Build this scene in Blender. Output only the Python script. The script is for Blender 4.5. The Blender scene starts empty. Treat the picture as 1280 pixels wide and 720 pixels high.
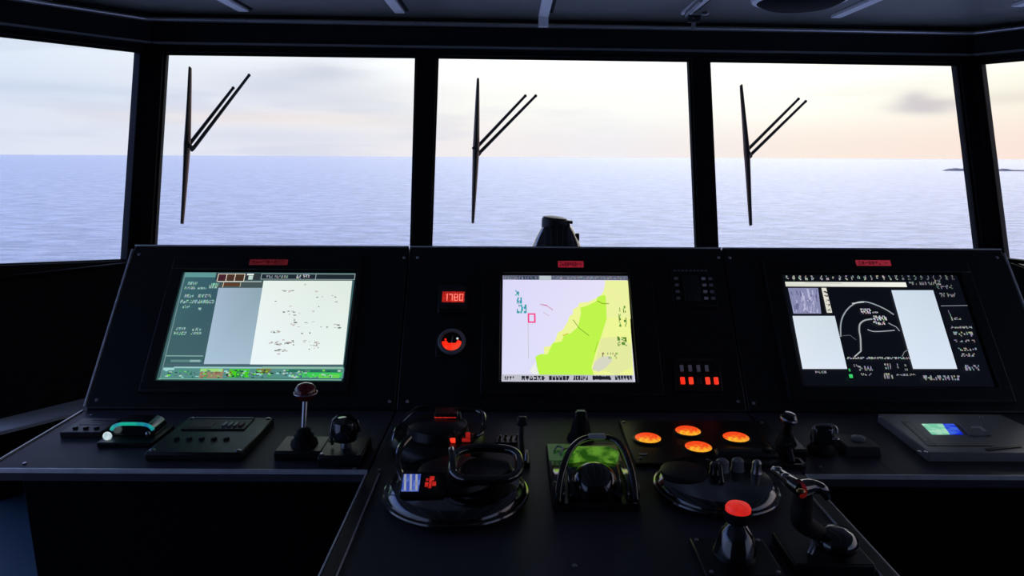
import bpy, bmesh, math, random
from mathutils import Vector, Matrix
random.seed(7)
C = bpy.context.scene.collection
PI = math.pi
# ---------------------------------------------------------------- camera geometry (measured from the photograph)
F = 900.0
PIT = math.atan(164 / F); ROLL = math.atan(6 / 1280)
EYE = Vector((0, 0, 1.5))
CU = Vector((0, math.sin(PIT), math.cos(PIT))); CW = Vector((0, math.cos(PIT), -math.sin(PIT))); CR0 = Vector((1, 0, 0))
CR = CR0 * math.cos(ROLL) + CU * math.sin(ROLL)
CUP = CU * math.cos(ROLL) - CR0 * math.sin(ROLL)
def ray(px, py): return CR * ((px - 640) / F) + CUP * ((360 - py) / F) + CW
def on_plane(px, py, p0, n):
    r = ray(px, py); t = (p0 - EYE).dot(n) / r.dot(n); return EYE + r * t
DESK = 0.85
def D(px, py, h=0.0): return on_plane(px, py, Vector((0, 0, DESK + h)), Vector((0, 0, 1)))
TILT = math.radians(50.7); YJ = 1.77
PU = Vector((1, 0, 0)); PV = Vector((0, math.cos(TILT), math.sin(TILT))); PWN = Vector((0, -math.sin(TILT), math.cos(TILT)))
P0 = Vector((0, YJ, DESK))
def PN(px, py):
    q = on_plane(px, py, P0, PWN) - P0; return q.dot(PU), q.dot(PV)
def panel_frame(u=0, v=0, w=0):
    o = P0 + PU * u + PV * v + PWN * w
    m = Matrix((PU, PV, PWN)).transposed().to_4x4(); m.translation = o; return m
def T(x, y, z): return Matrix.Translation((x, y, z))
# ---------------------------------------------------------------- materials
def s2l(c):
    return tuple(((x / 255) / 12.92 if x / 255 <= .04045 else ((x / 255 + .055) / 1.055) ** 2.4) for x in c)
def new_mat(name):
    m = bpy.data.materials.new(name); m.use_nodes = True; nt = m.node_tree
    return m, nt, nt.nodes['Principled BSDF']
def mat(name, col, rough=.5, metal=0, spec=.5, var=.25, scale=40, bump=0.05, coat=0):
    m, nt, b = new_mat(name)
    tc = nt.nodes.new('ShaderNodeTexCoord'); nz = nt.nodes.new('ShaderNodeTexNoise'); nz.inputs['Scale'].default_value = scale; nz.inputs['Detail'].default_value = 6
    nt.links.new(tc.outputs['Object'], nz.inputs['Vector'])
    mx = nt.nodes.new('ShaderNodeMix'); mx.data_type = 'RGBA'
    mx.inputs['A'].default_value = (*[c * (1 - var) for c in col], 1); mx.inputs['B'].default_value = (*[c * (1 + var) for c in col], 1)
    nt.links.new(nz.outputs['Fac'], mx.inputs['Factor']); nt.links.new(mx.outputs['Result'], b.inputs['Base Color'])
    mr = nt.nodes.new('ShaderNodeMapRange'); mr.inputs['To Min'].default_value = max(0, rough - .06); mr.inputs['To Max'].default_value = min(1, rough + .06)
    nt.links.new(nz.outputs['Fac'], mr.inputs['Value']); nt.links.new(mr.outputs['Result'], b.inputs['Roughness'])
    b.inputs['Metallic'].default_value = metal; b.inputs['Specular IOR Level'].default_value = spec
    b.inputs['Coat Weight'].default_value = coat; b.inputs['Coat Roughness'].default_value = .12
    if bump:
        n2 = nt.nodes.new('ShaderNodeTexNoise'); n2.inputs['Scale'].default_value = scale * 8
        nt.links.new(tc.outputs['Object'], n2.inputs['Vector'])
        bp = nt.nodes.new('ShaderNodeBump'); bp.inputs['Strength'].default_value = bump; bp.inputs['Distance'].default_value = .002
        nt.links.new(n2.outputs['Fac'], bp.inputs['Height']); nt.links.new(bp.outputs['Normal'], b.inputs['Normal'])
    return m
M = {}
M['panel'] = mat('panel_paint', (.011, .011, .013), .42, spec=.35)
M['desk'] = mat('desk_paint', (.066, .061, .078), .50, spec=.18, bump=.08)
M['body'] = mat('console_body_paint', (.005, .005, .006), .75, spec=.06)
M['trim'] = mat('console_edge_metal', (.75, .74, .76), .4, metal=.4)
M['black'] = mat('black_plastic', (.008, .008, .009), .38, spec=.4)
M['dark'] = mat('dark_grey_plastic', (.030, .029, .030), .45, spec=.4)
M['gloss'] = mat('gloss_black_plastic', (.006, .006, .007), .14, spec=.7, bump=0, coat=1)
M['rubber'] = mat('black_rubber', (.006, .006, .006), .7, spec=.3)
M['steel'] = mat('brushed_steel', (.45, .45, .47), .3, metal=1)
M['grey'] = mat('grey_plastic', (.24, .24, .25), .4)
M['red'] = mat('red_plastic', (.75, .012, .01), .35, var=.1, bump=0, coat=.3)
M['dred'] = mat('dark_red_plastic', (.16, .008, .01), .22, var=.1, bump=0, coat=.6)
M['wall'] = mat('black_wall_paint', (.006, .006, .007), .6, spec=.3, scale=6)
M['frame'] = mat('window_frame_paint', (.006, .006, .007), .7, spec=.12, scale=6)
M['gasket'] = mat('rubber_gasket', (.006, .006, .007), .75, spec=.1)
M['ceil'] = mat('ceiling_panel_paint', (.165, .17, .155), .5, spec=.3, scale=5)
M['strip'] = mat('ceiling_strip_metal', (.93, .93, .94), .5, var=.03, bump=0)
M['rail'] = mat('rail_metal', (.86, .86, .90), .3, metal=.8, var=.05, bump=0)
M['lip'] = mat('window_head_seal', (.22, .22, .235), .4, var=.1, bump=0)
M['ledge'] = mat('pale_grey_ledge_paint', (.80, .80, .82), .5, var=.12, scale=5)
M['floor'] = mat('blue_deck_covering', (.018, .07, .125), .5, var=.25, scale=12)
M['wiper'] = mat('wiper_brown_metal', (.42, .24, .17), .5, var=.3)
M['wiperb'] = mat('wiper_black_metal', (.012, .011, .012), .5)
M['pink'] = mat('faded_pink_label', (.11, .05, .055), .5, var=.3)
M['mark'] = mat('grey_marking_paint', (.55, .55, .56), .5)
M['rock'] = mat('wet_rock', (.16, .15, .19), .8, scale=.1)
M['brass'] = mat('dull_brass', (.35, .24, .10), .35, metal=1)

def emis_mat(name, c1, c2, strength, scale=60, axis=None, glow=.0):
    """glowing material: two colours mixed by a small noise"""
    m, nt, b = new_mat(name)
    tc = nt.nodes.new('ShaderNodeTexCoord'); nz = nt.nodes.new('ShaderNodeTexNoise'); nz.inputs['Scale'].default_value = scale; nz.inputs['Detail'].default_value = 3
    nt.links.new(tc.outputs['Object'], nz.inputs['Vector'])
    r = nt.nodes.new('ShaderNodeMapRange'); r.inputs['From Min'].default_value = .42; r.inputs['From Max'].default_value = .6
    nt.links.new(nz.outputs['Fac'], r.inputs['Value'])
    mx = nt.nodes.new('ShaderNodeMix'); mx.data_type = 'RGBA'
    mx.inputs['A'].default_value = (*c1, 1); mx.inputs['B'].default_value = (*c2, 1)
    fac = r.outputs['Result']
    if axis:
        sp = nt.nodes.new('ShaderNodeSeparateXYZ'); nt.links.new(tc.outputs['Object'], sp.inputs[0])
        r2 = nt.nodes.new('ShaderNodeMapRange'); r2.inputs['From Min'].default_value = axis[1]; r2.inputs['From Max'].default_value = axis[2]
        nt.links.new(sp.outputs[axis[0]], r2.inputs['Value'])
        mm = nt.nodes.new('ShaderNodeMath'); mm.operation = 'MULTIPLY_ADD'; mm.inputs[1].default_value = .7
        nt.links.new(fac, mm.inputs[0]); nt.links.new(r2.outputs['Result'], mm.inputs[2]); fac = mm.outputs[0]; mm.use_clamp = True
    nt.links.new(fac, mx.inputs['Factor'])
    nt.links.new(mx.outputs['Result'], b.inputs['Emission Color']); b.inputs['Emission Strength'].default_value = strength
    b.inputs['Base Color'].default_value = (.02, .02, .02, 1); b.inputs['Roughness'].default_value = .4
    return m
M['badge1'] = emis_mat('dim_emissive_red_badge', (.09, .006, .009), (.12, .008, .012), .8, 200)  # weak emission added to lift the badges' brightness
M['badge2'] = emis_mat('emissive_red_badge', (.20, .008, .018), (.32, .012, .03), .9, 200)
M['badge3'] = emis_mat('emissive_crimson_badge', (.24, .016, .03), (.30, .018, .036), .9, 200)
M['orange'] = emis_mat('lit_orange_button_lens', (1.0, .58, .03), (.95, .06, .01), .95, 170, ('Y', -.022, .012))
M['redsym'] = emis_mat('lit_red_symbol', (.45, .008, .006), (.7, .03, .02), .8, 250)
M['redtop'] = emis_mat('lit_red_button', (.55, .012, .008), (.65, .02, .012), .9, 60)
M['redlamp'] = emis_mat('lit_red_lamp', (1.0, .02, .005), (.9, .05, .02), 1.0, 50)
M['reddim'] = emis_mat('dim_red_display', (.35, .008, .008), (.75, .03, .015), .8, 300)
M['green'] = emis_mat('green_lit_display', (.02, .10, .006), (.16, .42, .035), .62, 45)
M['gdim'] = emis_mat('dim_green_lit_plate', (.001, .03, .003), (.004, .065, .006), .6, 90)
M['cyan'] = emis_mat('teal_lit_edge', (.01, .42, .30), (.01, .12, .35), .9, 25)
M['white'] = emis_mat('white_glow', (.75, .9, .95), (.5, .7, .75), .8, 90)
def screen_mat():
    m, nt, b = new_mat('screen_picture')
    a = nt.nodes.new('ShaderNodeAttribute'); a.attribute_name = 'Col'
    nt.links.new(a.outputs['Color'], b.inputs['Emission Color']); b.inputs['Emission Strength'].default_value = 1.0
    b.inputs['Base Color'].default_value = (.004, .004, .004, 1); b.inputs['Roughness'].default_value = .35; b.inputs['Specular IOR Level'].default_value = .2
    return m
M['screen'] = screen_mat()
def glass_mat():
    m = bpy.data.materials.new('window_glass'); m.use_nodes = True; nt = m.node_tree; nt.nodes.clear()
    o = nt.nodes.new('ShaderNodeOutputMaterial'); t = nt.nodes.new('ShaderNodeBsdfTransparent'); g = nt.nodes.new('ShaderNodeBsdfGlossy')
    t.inputs['Color'].default_value = (.975, .985, .985, 1); g.inputs['Roughness'].default_value = .02
    fr = nt.nodes.new('ShaderNodeFresnel'); fr.inputs['IOR'].default_value = 1.12
    mx = nt.nodes.new('ShaderNodeMixShader')
    nt.links.new(fr.outputs[0], mx.inputs[0]); nt.links.new(t.outputs[0], mx.inputs[1]); nt.links.new(g.outputs[0], mx.inputs[2]); nt.links.new(mx.outputs[0], o.inputs[0])
    return m
M['glass'] = glass_mat()
# ---------------------------------------------------------------- mesh builder
class B:
    def __init__(s): s.bm = bmesh.new(); s.m = Matrix.Identity(4)
    def _v(s, p): return s.bm.verts.new(s.m @ Vector(p))
    def box(s, x0, x1, y0, y1, z0, z1, taper=0.0):
        t = taper
        p = [(x0, y0, z0), (x1, y0, z0), (x1, y1, z0), (x0, y1, z0), (x0 + t, y0 + t, z1), (x1 - t, y0 + t, z1), (x1 - t, y1 - t, z1), (x0 + t, y1 - t, z1)]
        v = [s._v(q) for q in p]
        for f in ((3, 2, 1, 0), (4, 5, 6, 7), (0, 1, 5, 4), (1, 2, 6, 5), (2, 3, 7, 6), (3, 0, 4, 7)): s.bm.faces.new([v[i] for i in f])
        return s
    def prism(s, pts, dv):
        """polygon pts (3D) extruded by the vector dv"""
        a = [s._v(p) for p in pts]; b = [s._v(Vector(p) + Vector(dv)) for p in pts]; n = len(a)
        s.bm.faces.new(a[::-1]); s.bm.faces.new(b)
        for i in range(n): s.bm.faces.new([a[i], a[(i + 1) % n], b[(i + 1) % n], b[i]])
        return s
    def lathe(s, prof, c=(0, 0, 0), ax=None, seg=32):
        """profile [(r, h)...] spun around ax through c"""
        ax = Vector(ax or (0, 0, 1)).normalized(); q = Vector((0, 0, 1)).rotation_difference(ax); rings = []
        for r, h in prof:
            if r < 1e-6: rings.append([s._v(Vector(c) + q @ Vector((0, 0, h)))])
            else: rings.append([s._v(Vector(c) + q @ Vector((r * math.cos(2 * PI * i / seg), r * math.sin(2 * PI * i / seg), h))) for i in range(seg)])
        for a, b in zip(rings, rings[1:]):
            if len(a) == 1 and len(b) == 1: continue
            for i in range(seg):
                j = (i + 1) % seg
                if len(a) == 1: s.bm.faces.new([a[0], b[j], b[i]][::-1])
                elif len(b) == 1: s.bm.faces.new([a[i], a[j], b[0]])
                else: s.bm.faces.new([a[i], a[j], b[j], b[i]])
        for rr, fl in ((rings[0], True), (rings[-1], False)):
            if len(rr) > 1: s.bm.faces.new(rr[::-1] if fl else rr)
        return s
    def tube(s, pts, r, seg=12, closed=False, flat=1.0, up=(0, 0, 1)):
        pts = [Vector(p) for p in pts]; n = len(pts); rings = []
        rs = r if isinstance(r, (list, tuple)) else [r] * n
        for i, p in enumerate(pts):
            a = pts[(i - 1) % n] if (closed or i > 0) else p; b = pts[(i + 1) % n] if (closed or i < n - 1) else p
            d = (b - a).normalized(); u = Vector(up)
            if abs(d.dot(u)) > .95: u = Vector((0, 1, 0)) if abs(d.y) < .9 else Vector((1, 0, 0))
            x = d.cross(u).normalized(); y = x.cross(d).normalized()
            rings.append([s._v(p + x * rs[i] * math.cos(2 * PI * k / seg) + y * rs[i] * flat * math.sin(2 * PI * k / seg)) for k in range(seg)])
        m = n if closed else n - 1
        for i in range(m):
            a = rings[i]; b = rings[(i + 1) % n]
            for k in range(seg): s.bm.faces.new([a[k], a[(k + 1) % seg], b[(k + 1) % seg], b[k]])
        if not closed: s.bm.faces.new(rings[0][::-1]); s.bm.faces.new(rings[-1])
        return s
    def ball(s, c, r, sc=(1, 1, 1), seg=24):
        m = s.m @ Matrix.Translation(c) @ Matrix.Diagonal((*sc, 1)); bmesh.ops.create_uvsphere(s.bm, u_segments=seg, v_segments=seg // 2, radius=r, matrix=m); return s
    def build(s, name, m, parent=None, frame=None, bevel=0, smooth=True, seg=2):
        bmesh.ops.recalc_face_normals(s.bm, faces=s.bm.faces)
        me = bpy.data.meshes.new(name); s.bm.to_mesh(me); s.bm.free()
        if smooth:
            for p in me.polygons: p.use_smooth = True
            try: me.set_sharp_from_angle(angle=math.radians(35))
            except Exception: pass
        o = bpy.data.objects.new(name, me); C.objects.link(o); me.materials.append(m)
        if parent: o.parent = parent
        if frame is not None: o.matrix_local = frame
        if bevel:
            bv = o.modifiers.new('bevel', 'BEVEL'); bv.width = bevel; bv.segments = seg; bv.limit_method = 'ANGLE'; bv.angle_limit = math.radians(35)
        return o
def smoothpath(pts, n=6, closed=False):
    pts = [Vector(p) for p in pts]; out = []; N = len(pts); m = N if closed else N - 1
    for i in range(m):
        g = lambda k: pts[k % N] if closed else pts[max(0, min(N - 1, k))]
        p0, p1, p2, p3 = g(i - 1), g(i), g(i + 1), g(i + 2)
        for j in range(n):
            t = j / n
            out.append(.5 * ((2 * p1) + (p2 - p0) * t + (2 * p0 - 5 * p1 + 4 * p2 - p3) * t * t + (3 * p1 - p0 - 3 * p2 + p3) * t ** 3))
    if not closed: out.append(pts[-1])
    return out
def tag(o, label, cat, group=None):
    o['label'] = label; o['category'] = cat
    if group: o['group'] = group
    return o
def thing(name, label, cat, frame, group=None):
    o = bpy.data.objects.new(name, None); C.objects.link(o); o.matrix_world = frame; o.empty_display_size = .05
    return tag(o, label, cat, group)
def struct(o): o['kind'] = 'structure'; return o
def part_label(o, l): o['label'] = l; return o
# ---------------------------------------------------------------- room
Y0 = -2.4; FZ = 0.0
ZT = 2.05; CEIL = 2.243
def Zp(px, py, z): return on_plane(px, py, Vector((0, 0, z)), Vector((0, 0, 1)))
TL = Zp(189, 63.5, ZT); TR = Zp(1215, 78, ZT)             # top of the two corner pillars
dF = (TR - TL).normalized(); upF0 = Vector((-dF.y, dF.x, 0))   # outward horizontal normal of the front
LEAN = math.tan(math.radians(19))
upF = (Vector((0, 0, 1)) + upF0 * LEAN).normalized()
nF = dF.cross(upF).normalized()
if nF.y > 0: nF = -nF                                     # points into the room
def FP(px, py, off=0.0): return on_plane(px, py, TL - nF * off, nF)
SILL = .97
def down_to(p, e, z): return p + e * ((z - p.z) / e.z)
eL = (FP(175, 305) - TL).normalized(); eR = (FP(1239, 305) - TR).normalized()
BL = down_to(TL, eL, SILL); BR = down_to(TR, eR, SILL)
TL2 = Zp(0, 41, ZT); dL = (TL2 - TL).normalized(); TR2d = Vector((-dL.x, dL.y, 0)); TR2 = TR + TR2d * 1.1
TL2 = TL + dL * 1.35
nL = dL.cross(eL).normalized(); nR = TR2d.cross(eR).normalized()
def LP(px, py): return on_plane(px, py, TL, nL)
def RP(px, py): return on_plane(px, py, TR, nR)
def on_side(p, n, c, z):       # solve the point straight below/above p in the leaning side plane at height z
    hn = Vector((n.x, n.y, 0)); d = ((c - p).dot(n) - (z - p.z) * n.z) / hn.dot(hn); return Vector((p.x, p.y, 0)) + hn * d + Vector((0, 0, z))
BL2 = LP(0, 332); kk = (BL2 - BL); BL2 = BL + kk * (1.35 / .66 * .62)
BR2 = RP(1280, 335); kk = (BR2 - BR).normalized(); BR2 = BR + kk * 1.15
# plan rings (room side), from the back left clockwise to the back right
def ringpts(l2, l1, r1, r2): return [Vector((l2.x - .05, Y0, 0)), l2, l1, r1, r2, Vector((r2.x + .05, Y0, 0))]
top_ring = [Vector((TL2.x, Y0, ZT)), TL2, TL, TR, TR2, Vector((TR2.x, Y0, ZT))]
bot_ring = [Vector((BL2.x, Y0, BL2.z)), BL2, BL, BR, BR2, Vector((BR2.x, Y0, BR2.z))]
def flat(p, z): return Vector((p.x, p.y, z))
def outward(i0, i1, ring):
    d = (ring[i1] - ring[i0]); d.z = 0; d.normalize(); return Vector((-d.y, d.x, 0))
sides = [('left', 0, 1), ('left_forward', 1, 2), ('front', 2, 3), ('right_forward', 3, 4), ('right', 4, 5)]
TH = .10
def seg_wall(b, a0, a1, b0, b1, out, th=TH):
    """quad a0 a1 (bottom) b1 b0 (top) thickened outward"""
    b.prism([a0, a1, b1, b0], out * th)
for nm, i, j in sides:
    b = B(); o_ = outward(i, j, top_ring)
    sx0 = bot_ring[i]; sx1 = bot_ring[j]
    low = nm == 'left'
    seg_wall(b, flat(sx0, FZ), flat(sx1, FZ), flat(sx0, .12) if low else sx0, flat(sx1, .12) if low else sx1, o_)
    hz = ZT + (.004 if i != 0 else 0)
    seg_wall(b, flat(top_ring[i], ZT), flat(top_ring[j], ZT), flat(top_ring[i], CEIL + .1), flat(top_ring[j], CEIL + .1), o_)
    if nm in ('left', 'right'):    # one unseen window per side, the left one made tall to admit light
        pass
    struct(b.build('wall_' + nm, M['wall'], smooth=False))
b = B(); b.box(top_ring[0].x - .1, top_ring[5].x + .1, Y0 - .1, Y0, FZ, CEIL + .1); struct(b.build('wall_back', M['wall'], smooth=False))
b = B(); b.prism([flat(p, FZ - .08) for p in [bot_ring[0], bot_ring[1], bot_ring[2], bot_ring[3], bot_ring[4], bot_ring[5]]], (0, 0, .08)); struct(b.build('floor', M['floor'], smooth=False))
b = B(); b.prism([flat(p, CEIL) for p in top_ring], (0, 0, .08)); struct(b.build('ceiling', M['ceil'], smooth=False))
# pillars between the panes
def pillar(b, top_l, top_r, bot_l, bot_r, n, depth=.10):
    b.prism([bot_l, bot_r, top_r, top_l], -n * depth)
def fcorner(px, py, plane=FP):
    return plane(px, py)
pil = []
def ext(p, q, z):  # extend line p(top)->q(bottom) to height z
    d = q - p; return p + d * ((z - p.z) / d.z)
for nm, (tl, tr, bl, br) in dict(p1=(520.5, 546, 514.5, 538), p2=(864, 887, 874, 897.5)).items():
    yt = 66 + .012 * (tl - 520); a = FP(tl, yt); a2 = FP(tr, yt); c = FP(bl, 305); c2 = FP(br, 305)
    pil.append((ext(a, c, ZT + .03), ext(a2, c2, ZT + .03), ext(a, c, SILL - .02), ext(a2, c2, SILL - .02)))
for k, q in enumerate(pil):
    b = B(); pillar(b, *q, nF, .09); b2 = b.build('trim_%d' % (k + 1), M['frame'], bevel=.006, smooth=False); struct(b2)
# corner pillars: an inner face on the front plane, the other on the side plane
def corner_pillar(name, front_px_t, front_px_b, side_px_t, side_px_b, SP, yt, yb, top, bot, ns):
    a = ext(FP(front_px_t, yt), FP(front_px_b, yb), ZT + .03); a_ = ext(FP(front_px_t, yt), FP(front_px_b, yb), SILL - .03)
    s_ = ext(SP(side_px_t, yt), SP(side_px_b, yb), ZT + .03); s__ = ext(SP(side_px_t, yt), SP(side_px_b, yb), SILL - .03)
    e = bot - top; c = top + e * ((ZT + .03 - top.z) / e.z); c_ = top + e * ((SILL - .03 - top.z) / e.z)
    b = B()
    inn = (nF + ns).normalized() * .035
    poly_t = [a, c + inn, s_, s_ - ns * .08, c - inn * 2.2, a - nF * .08]; poly_b = [a_, c_ + inn, s__, s__ - ns * .08, c_ - inn * 2.2, a_ - nF * .08]
    va = [b._v(p) for p in poly_b]; vb = [b._v(p) for p in poly_t]; n = len(va)
    b.bm.faces.new(va); b.bm.faces.new(vb[::-1])
    for i in range(n): b.bm.faces.new([va[i], va[(i + 1) % n], vb[(i + 1) % n], vb[i]])
    return struct(b.build(name, M['frame'], bevel=.004, smooth=False))
nLi = nL if (Vector((0, 2, 1.5)) - TL).dot(nL) > 0 else -nL
nRi = nR if (Vector((0, 2, 1.5)) - TR).dot(nR) > 0 else -nR
corner_pillar('trim_3', 204, 189, 175.5, 160, LP, 64, 303, TL, BL, nLi)
corner_pillar('trim_4', 1200, 1228, 1226, 1254, RP, 76, 303, TR, BR, nRi)
# rear pillars where the forward corner panes end
for nm, t_, b_, n_ in (('trim_5', TL2, BL2, nLi), ('trim_6', TR2, BR2, nRi)):
    b = B(); b.tube([t_ + Vector((0, 0, .03)), b_ - Vector((0, 0, .03))], .07, seg=8); struct(b.build(nm, M['frame'], smooth=False))
k = 40
for c_ in (TL, TR):
    o2 = Vector((0, 1, 0)) * .055
    b = B(); b.lathe([(.06, ZT - .0), (.06, CEIL + .09)], (c_.x + (-.03 if c_.x < 0 else .03), c_.y + .052, 0), seg=12); struct(b.build('trim_%d' % k, M['wall'], smooth=False)); k += 1
# window panes with their gaskets
def bar(b, p, q, w, n, d):
    """a rectangular bar from p to q lying on the plane with normal n"""
    t = (q - p).normalized(); s_ = n.cross(t).normalized() * w * .5
    b.prism([p - s_, p + s_, q + s_, q - s_], n * d)
def window(k, bl, br, tr, tl, n):
    b = B(); th = -n * .012; o_ = -n * .035
    b.prism([bl + o_, br + o_, tr + o_, tl + o_], th); w = struct(b.build('window_%d' % k, M['glass'], smooth=False))
    b = B()
    for p, q in ((bl, br), (br, tr), (tr, tl), (tl, bl)): bar(b, p - n * .03, q - n * .03, .02, n, .012)
    b.build('window_gasket', M['gasket'], w, smooth=False)
    return w
e2 = lambda p, z: p
fl_t = ext(FP(204, 64), FP(189, 303), ZT); fl_b = ext(FP(204, 64), FP(189, 303), SILL)
fr_t = ext(FP(1200, 76), FP(1228, 303), ZT); fr_b = ext(FP(1200, 76), FP(1228, 303), SILL)
window(1, BL2, BL, TL, TL2, nLi)
window(2, fl_b, pil[0][2] + upF * .02, pil[0][0] - upF * .03, fl_t, nF)
window(3, pil[0][3] + upF * .02, pil[1][2] + upF * .02, pil[1][0] - upF * .03, pil[0][1] - upF * .03, nF)
window(4, pil[1][3] + upF * .02, fr_b, fr_t, pil[1][1] - upF * .03, nF)
window(5, BR, BR2, TR2, TR, nRi)
window(6, flat(bot_ring[0], .14), flat(bot_ring[1], .14), top_ring[1], top_ring[0], Vector((1, 0, 0)))  # unseen pane, carried down near the floor to light ledge and deck
window(7, bot_ring[4], bot_ring[5], top_ring[5], top_ring[4], Vector((-1, 0, 0)))
# header lips and rail along the head of the windows
def run(b, z, w, h, ring, inset):
    for i, j in ((1, 2), (2, 3), (3, 4)):
        o_ = outward(i, j, ring); p = flat(ring[i], z) - o_ * inset; q = flat(ring[j], z) - o_ * inset
        b.prism([p, q, q + Vector((0, 0, h)), p + Vector((0, 0, h))], -o_ * w)
b = B(); run(b, ZT - .004, .012, .022, top_ring, -.002); struct(b.build('trim_7', M['frame'], bevel=.002, smooth=False))
b = B(); run(b, ZT + .034, .022, .012, top_ring, -.001); struct(b.build('trim_8', M['lip'], bevel=.002, smooth=False))
b = B(); ins = [flat(top_ring[i], CEIL - .036) - (outward(i, min(i + 1, 4), top_ring) if i < 4 else outward(3, 4, top_ring)) * .03 for i in (1, 2, 3, 4)]
b.tube(ins, .012, seg=16); struct(b.build('trim_9', M['rail']))
b = B(); run(b, SILL - .02, .05, .02, [p for p in bot_ring], 0.0); struct(b.build('trim_10', M['frame'], bevel=.003, smooth=False))
# ceiling strips, dark seams beside them
k = 11
for px, py in ((305, 14), (500, 16), (680, 18), (857, 18), (1044, 22), (1270, 8), (60, 0)):
    p = Zp(px, py, CEIL - .012); 
    b = B(); b.box(p.x - .026, p.x + .026, Y0 + .01, (p.y + .10 if px == 680 else p.y) - .005, CEIL - .016, CEIL)
    if px == 680: b.box(p.x - .026, p.x + .026, p.y + .055, p.y + .094, CEIL - .062, CEIL - .016)
    struct(b.build('trim_%d' % k, M['strip'], bevel=.002, smooth=False)); k += 1
    b = B(); b.box(p.x + .030, p.x + .046, Y0 + .01, min(p.y, 4.0) - .005, CEIL - .006, CEIL)
    struct(b.build('trim_%d' % k, M['frame'], smooth=False)); k += 1
# pale low ledge along the foot of the left forward wall
def ledge(name, p, q, n):
    b = B(); p = flat(p, 0); q = flat(q, 0); n = Vector((n.x, n.y, 0)).normalized()
    b.prism([p, q, q + n * .17, p + n * .17], (0, 0, .30)); o = b.build(name, M['frame'], bevel=.006, smooth=False); struct(o)
    b = B(); b.prism([flat(p, .30), flat(q, .30), flat(q, .30) + n * .185, flat(p, .30) + n * .185], (0, 0, .018)); b.build('ledge_top', M['ledge'], o, bevel=.004, smooth=False)
    return o
ledge('baseboard_left', BL2, BL, nLi)
ledge('baseboard_right', BR, BR2, nRi)

# ---------------------------------------------------------------- consoles
UL, U1, U2, UR = -1.103, -.300, .612, 1.430
PH = .504
def screw(parent, x, y, z, n=(0, 0, 1), r=.0045, m='steel'):
    b = B(); b.lathe([(r, 0), (r, .0018), (r * .7, .003), (0, .0032)], (x, y, z), n, seg=12); return b.build('screw', M[m], parent)
def console(label, u0, u1, yf, left_edge, right_edge):
    r = thing('control_console', label, 'console', T((u0 + u1) / 2, 1.6, 0))
    inv = r.matrix_world.inverted()
    g = .0015; a, c = u0 + g, u1 - g
    # tilted instrument panel
    b = B(); b.m = inv @ panel_frame(); b.box(a, c, .006, PH, -.045, 0); b.build('instrument_panel', M['panel'], r, bevel=.004)
    b = B(); b.m = inv; b.box(a, c, yf, YJ + .02, DESK - .03, DESK); b.build('desk_top', M['desk'], r, bevel=.003)
    # body: profile in the y,z plane
    top = P0 + PV * PH; bf = yf + .12
    prof = [(bf, 0.1), (bf - .03, DESK - .031), (YJ + .025, DESK - .031), (YJ + .06, DESK + .0), (top.y + .03, top.z - .035), (top.y + .12, top.z - .06), (top.y + .12, 0.1)]
    b = B(); b.m = inv; b.prism([(a, y, z) for y, z in prof], (c - a, 0, 0)); b.build('pedestal', M['body'], r, bevel=.004)
    b = B(); b.m = inv; b.box(a + .02, c - .02, bf + .04, top.y + .08, 0, .1); b.build('plinth', M['body'], r)
    # thin metal trims: along the panel's head, the desk's front and the free sides
    b = B(); b.m = inv @ panel_frame(); b.box(a, c, PH - .001, PH + .003, -.044, .0015); b.build('head_trim', M['trim'], r, bevel=.001)
    b = B(); b.m = inv; b.box(a, c, yf - .004, yf - .0002, DESK - .010, DESK + .0008); b.build('front_trim', M['trim'], r, bevel=.001)
    for e, on in ((u0, left_edge), (u1, right_edge)):
        if not on: continue
        sg = -1 if e == u0 else 1
        x0, x1 = sorted((e, e + sg * .005)); mid = left_edge and right_edge
        if mid:
            b = B(); b.m = inv; x0, x1 = sorted((e - sg * .0012, e + sg * .003)); b.box(x0, x1, yf, 1.405, DESK - .028, DESK + .002); b.build('side_trim', M['trim'], r, bevel=.001); continue
        b = B(); b.m = inv @ panel_frame(); b.box(x0, x1, .012, PH - .012, -.044, .002); b.build('side_trim', M['trim'], r, bevel=.001)
        b = B(); b.m = inv; b.box(x0, x1, yf, YJ, DESK - .028, DESK + .003); b.build('side_trim', M['trim'], r, bevel=.001)
    return r, inv
cl, il = console('left control console section with the teal radar screen and sloping black panel', UL, U1, 1.424, True, False)
cc, ic = console('middle control console section projecting forward with steering controls and the chart screen', U1, U2, .74, True, True)
cr, ir = console('right control console section with the black screen of white arcs and the sloping panel', U2, UR, 1.412, False, True)
def panel_screw(r, inv, px, py):
    u, v = PN(px, py); o = screw(r, 0, 0, 0); o.matrix_local = inv @ panel_frame(u, v, 0)
for px, py in ((174, 318), (121, 500), (505, 322), (487, 502)): panel_screw(cl, il, px, py)
for px, py in ((522, 322), (509, 502), (898, 322), (923, 502)): panel_screw(cc, ic, px, py)
for px, py in ((1246, 322), (912, 322), (942, 504)): panel_screw(cr, ir, px, py)
def desk_screw(r, inv, px, py):
    q = D(px, py); o = screw(r, 0, 0, 0); o.matrix_local = inv @ T(q.x, q.y, q.z)
for px, py in ((31, 580), (115, 519), (443, 586)): desk_screw(cl, il, px, py)
for px, py in ((474, 588), (718, 708)): desk_screw(cc, ic, px, py)
for px, py in ((1025, 584),): desk_screw(cr, ir, px, py)
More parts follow.
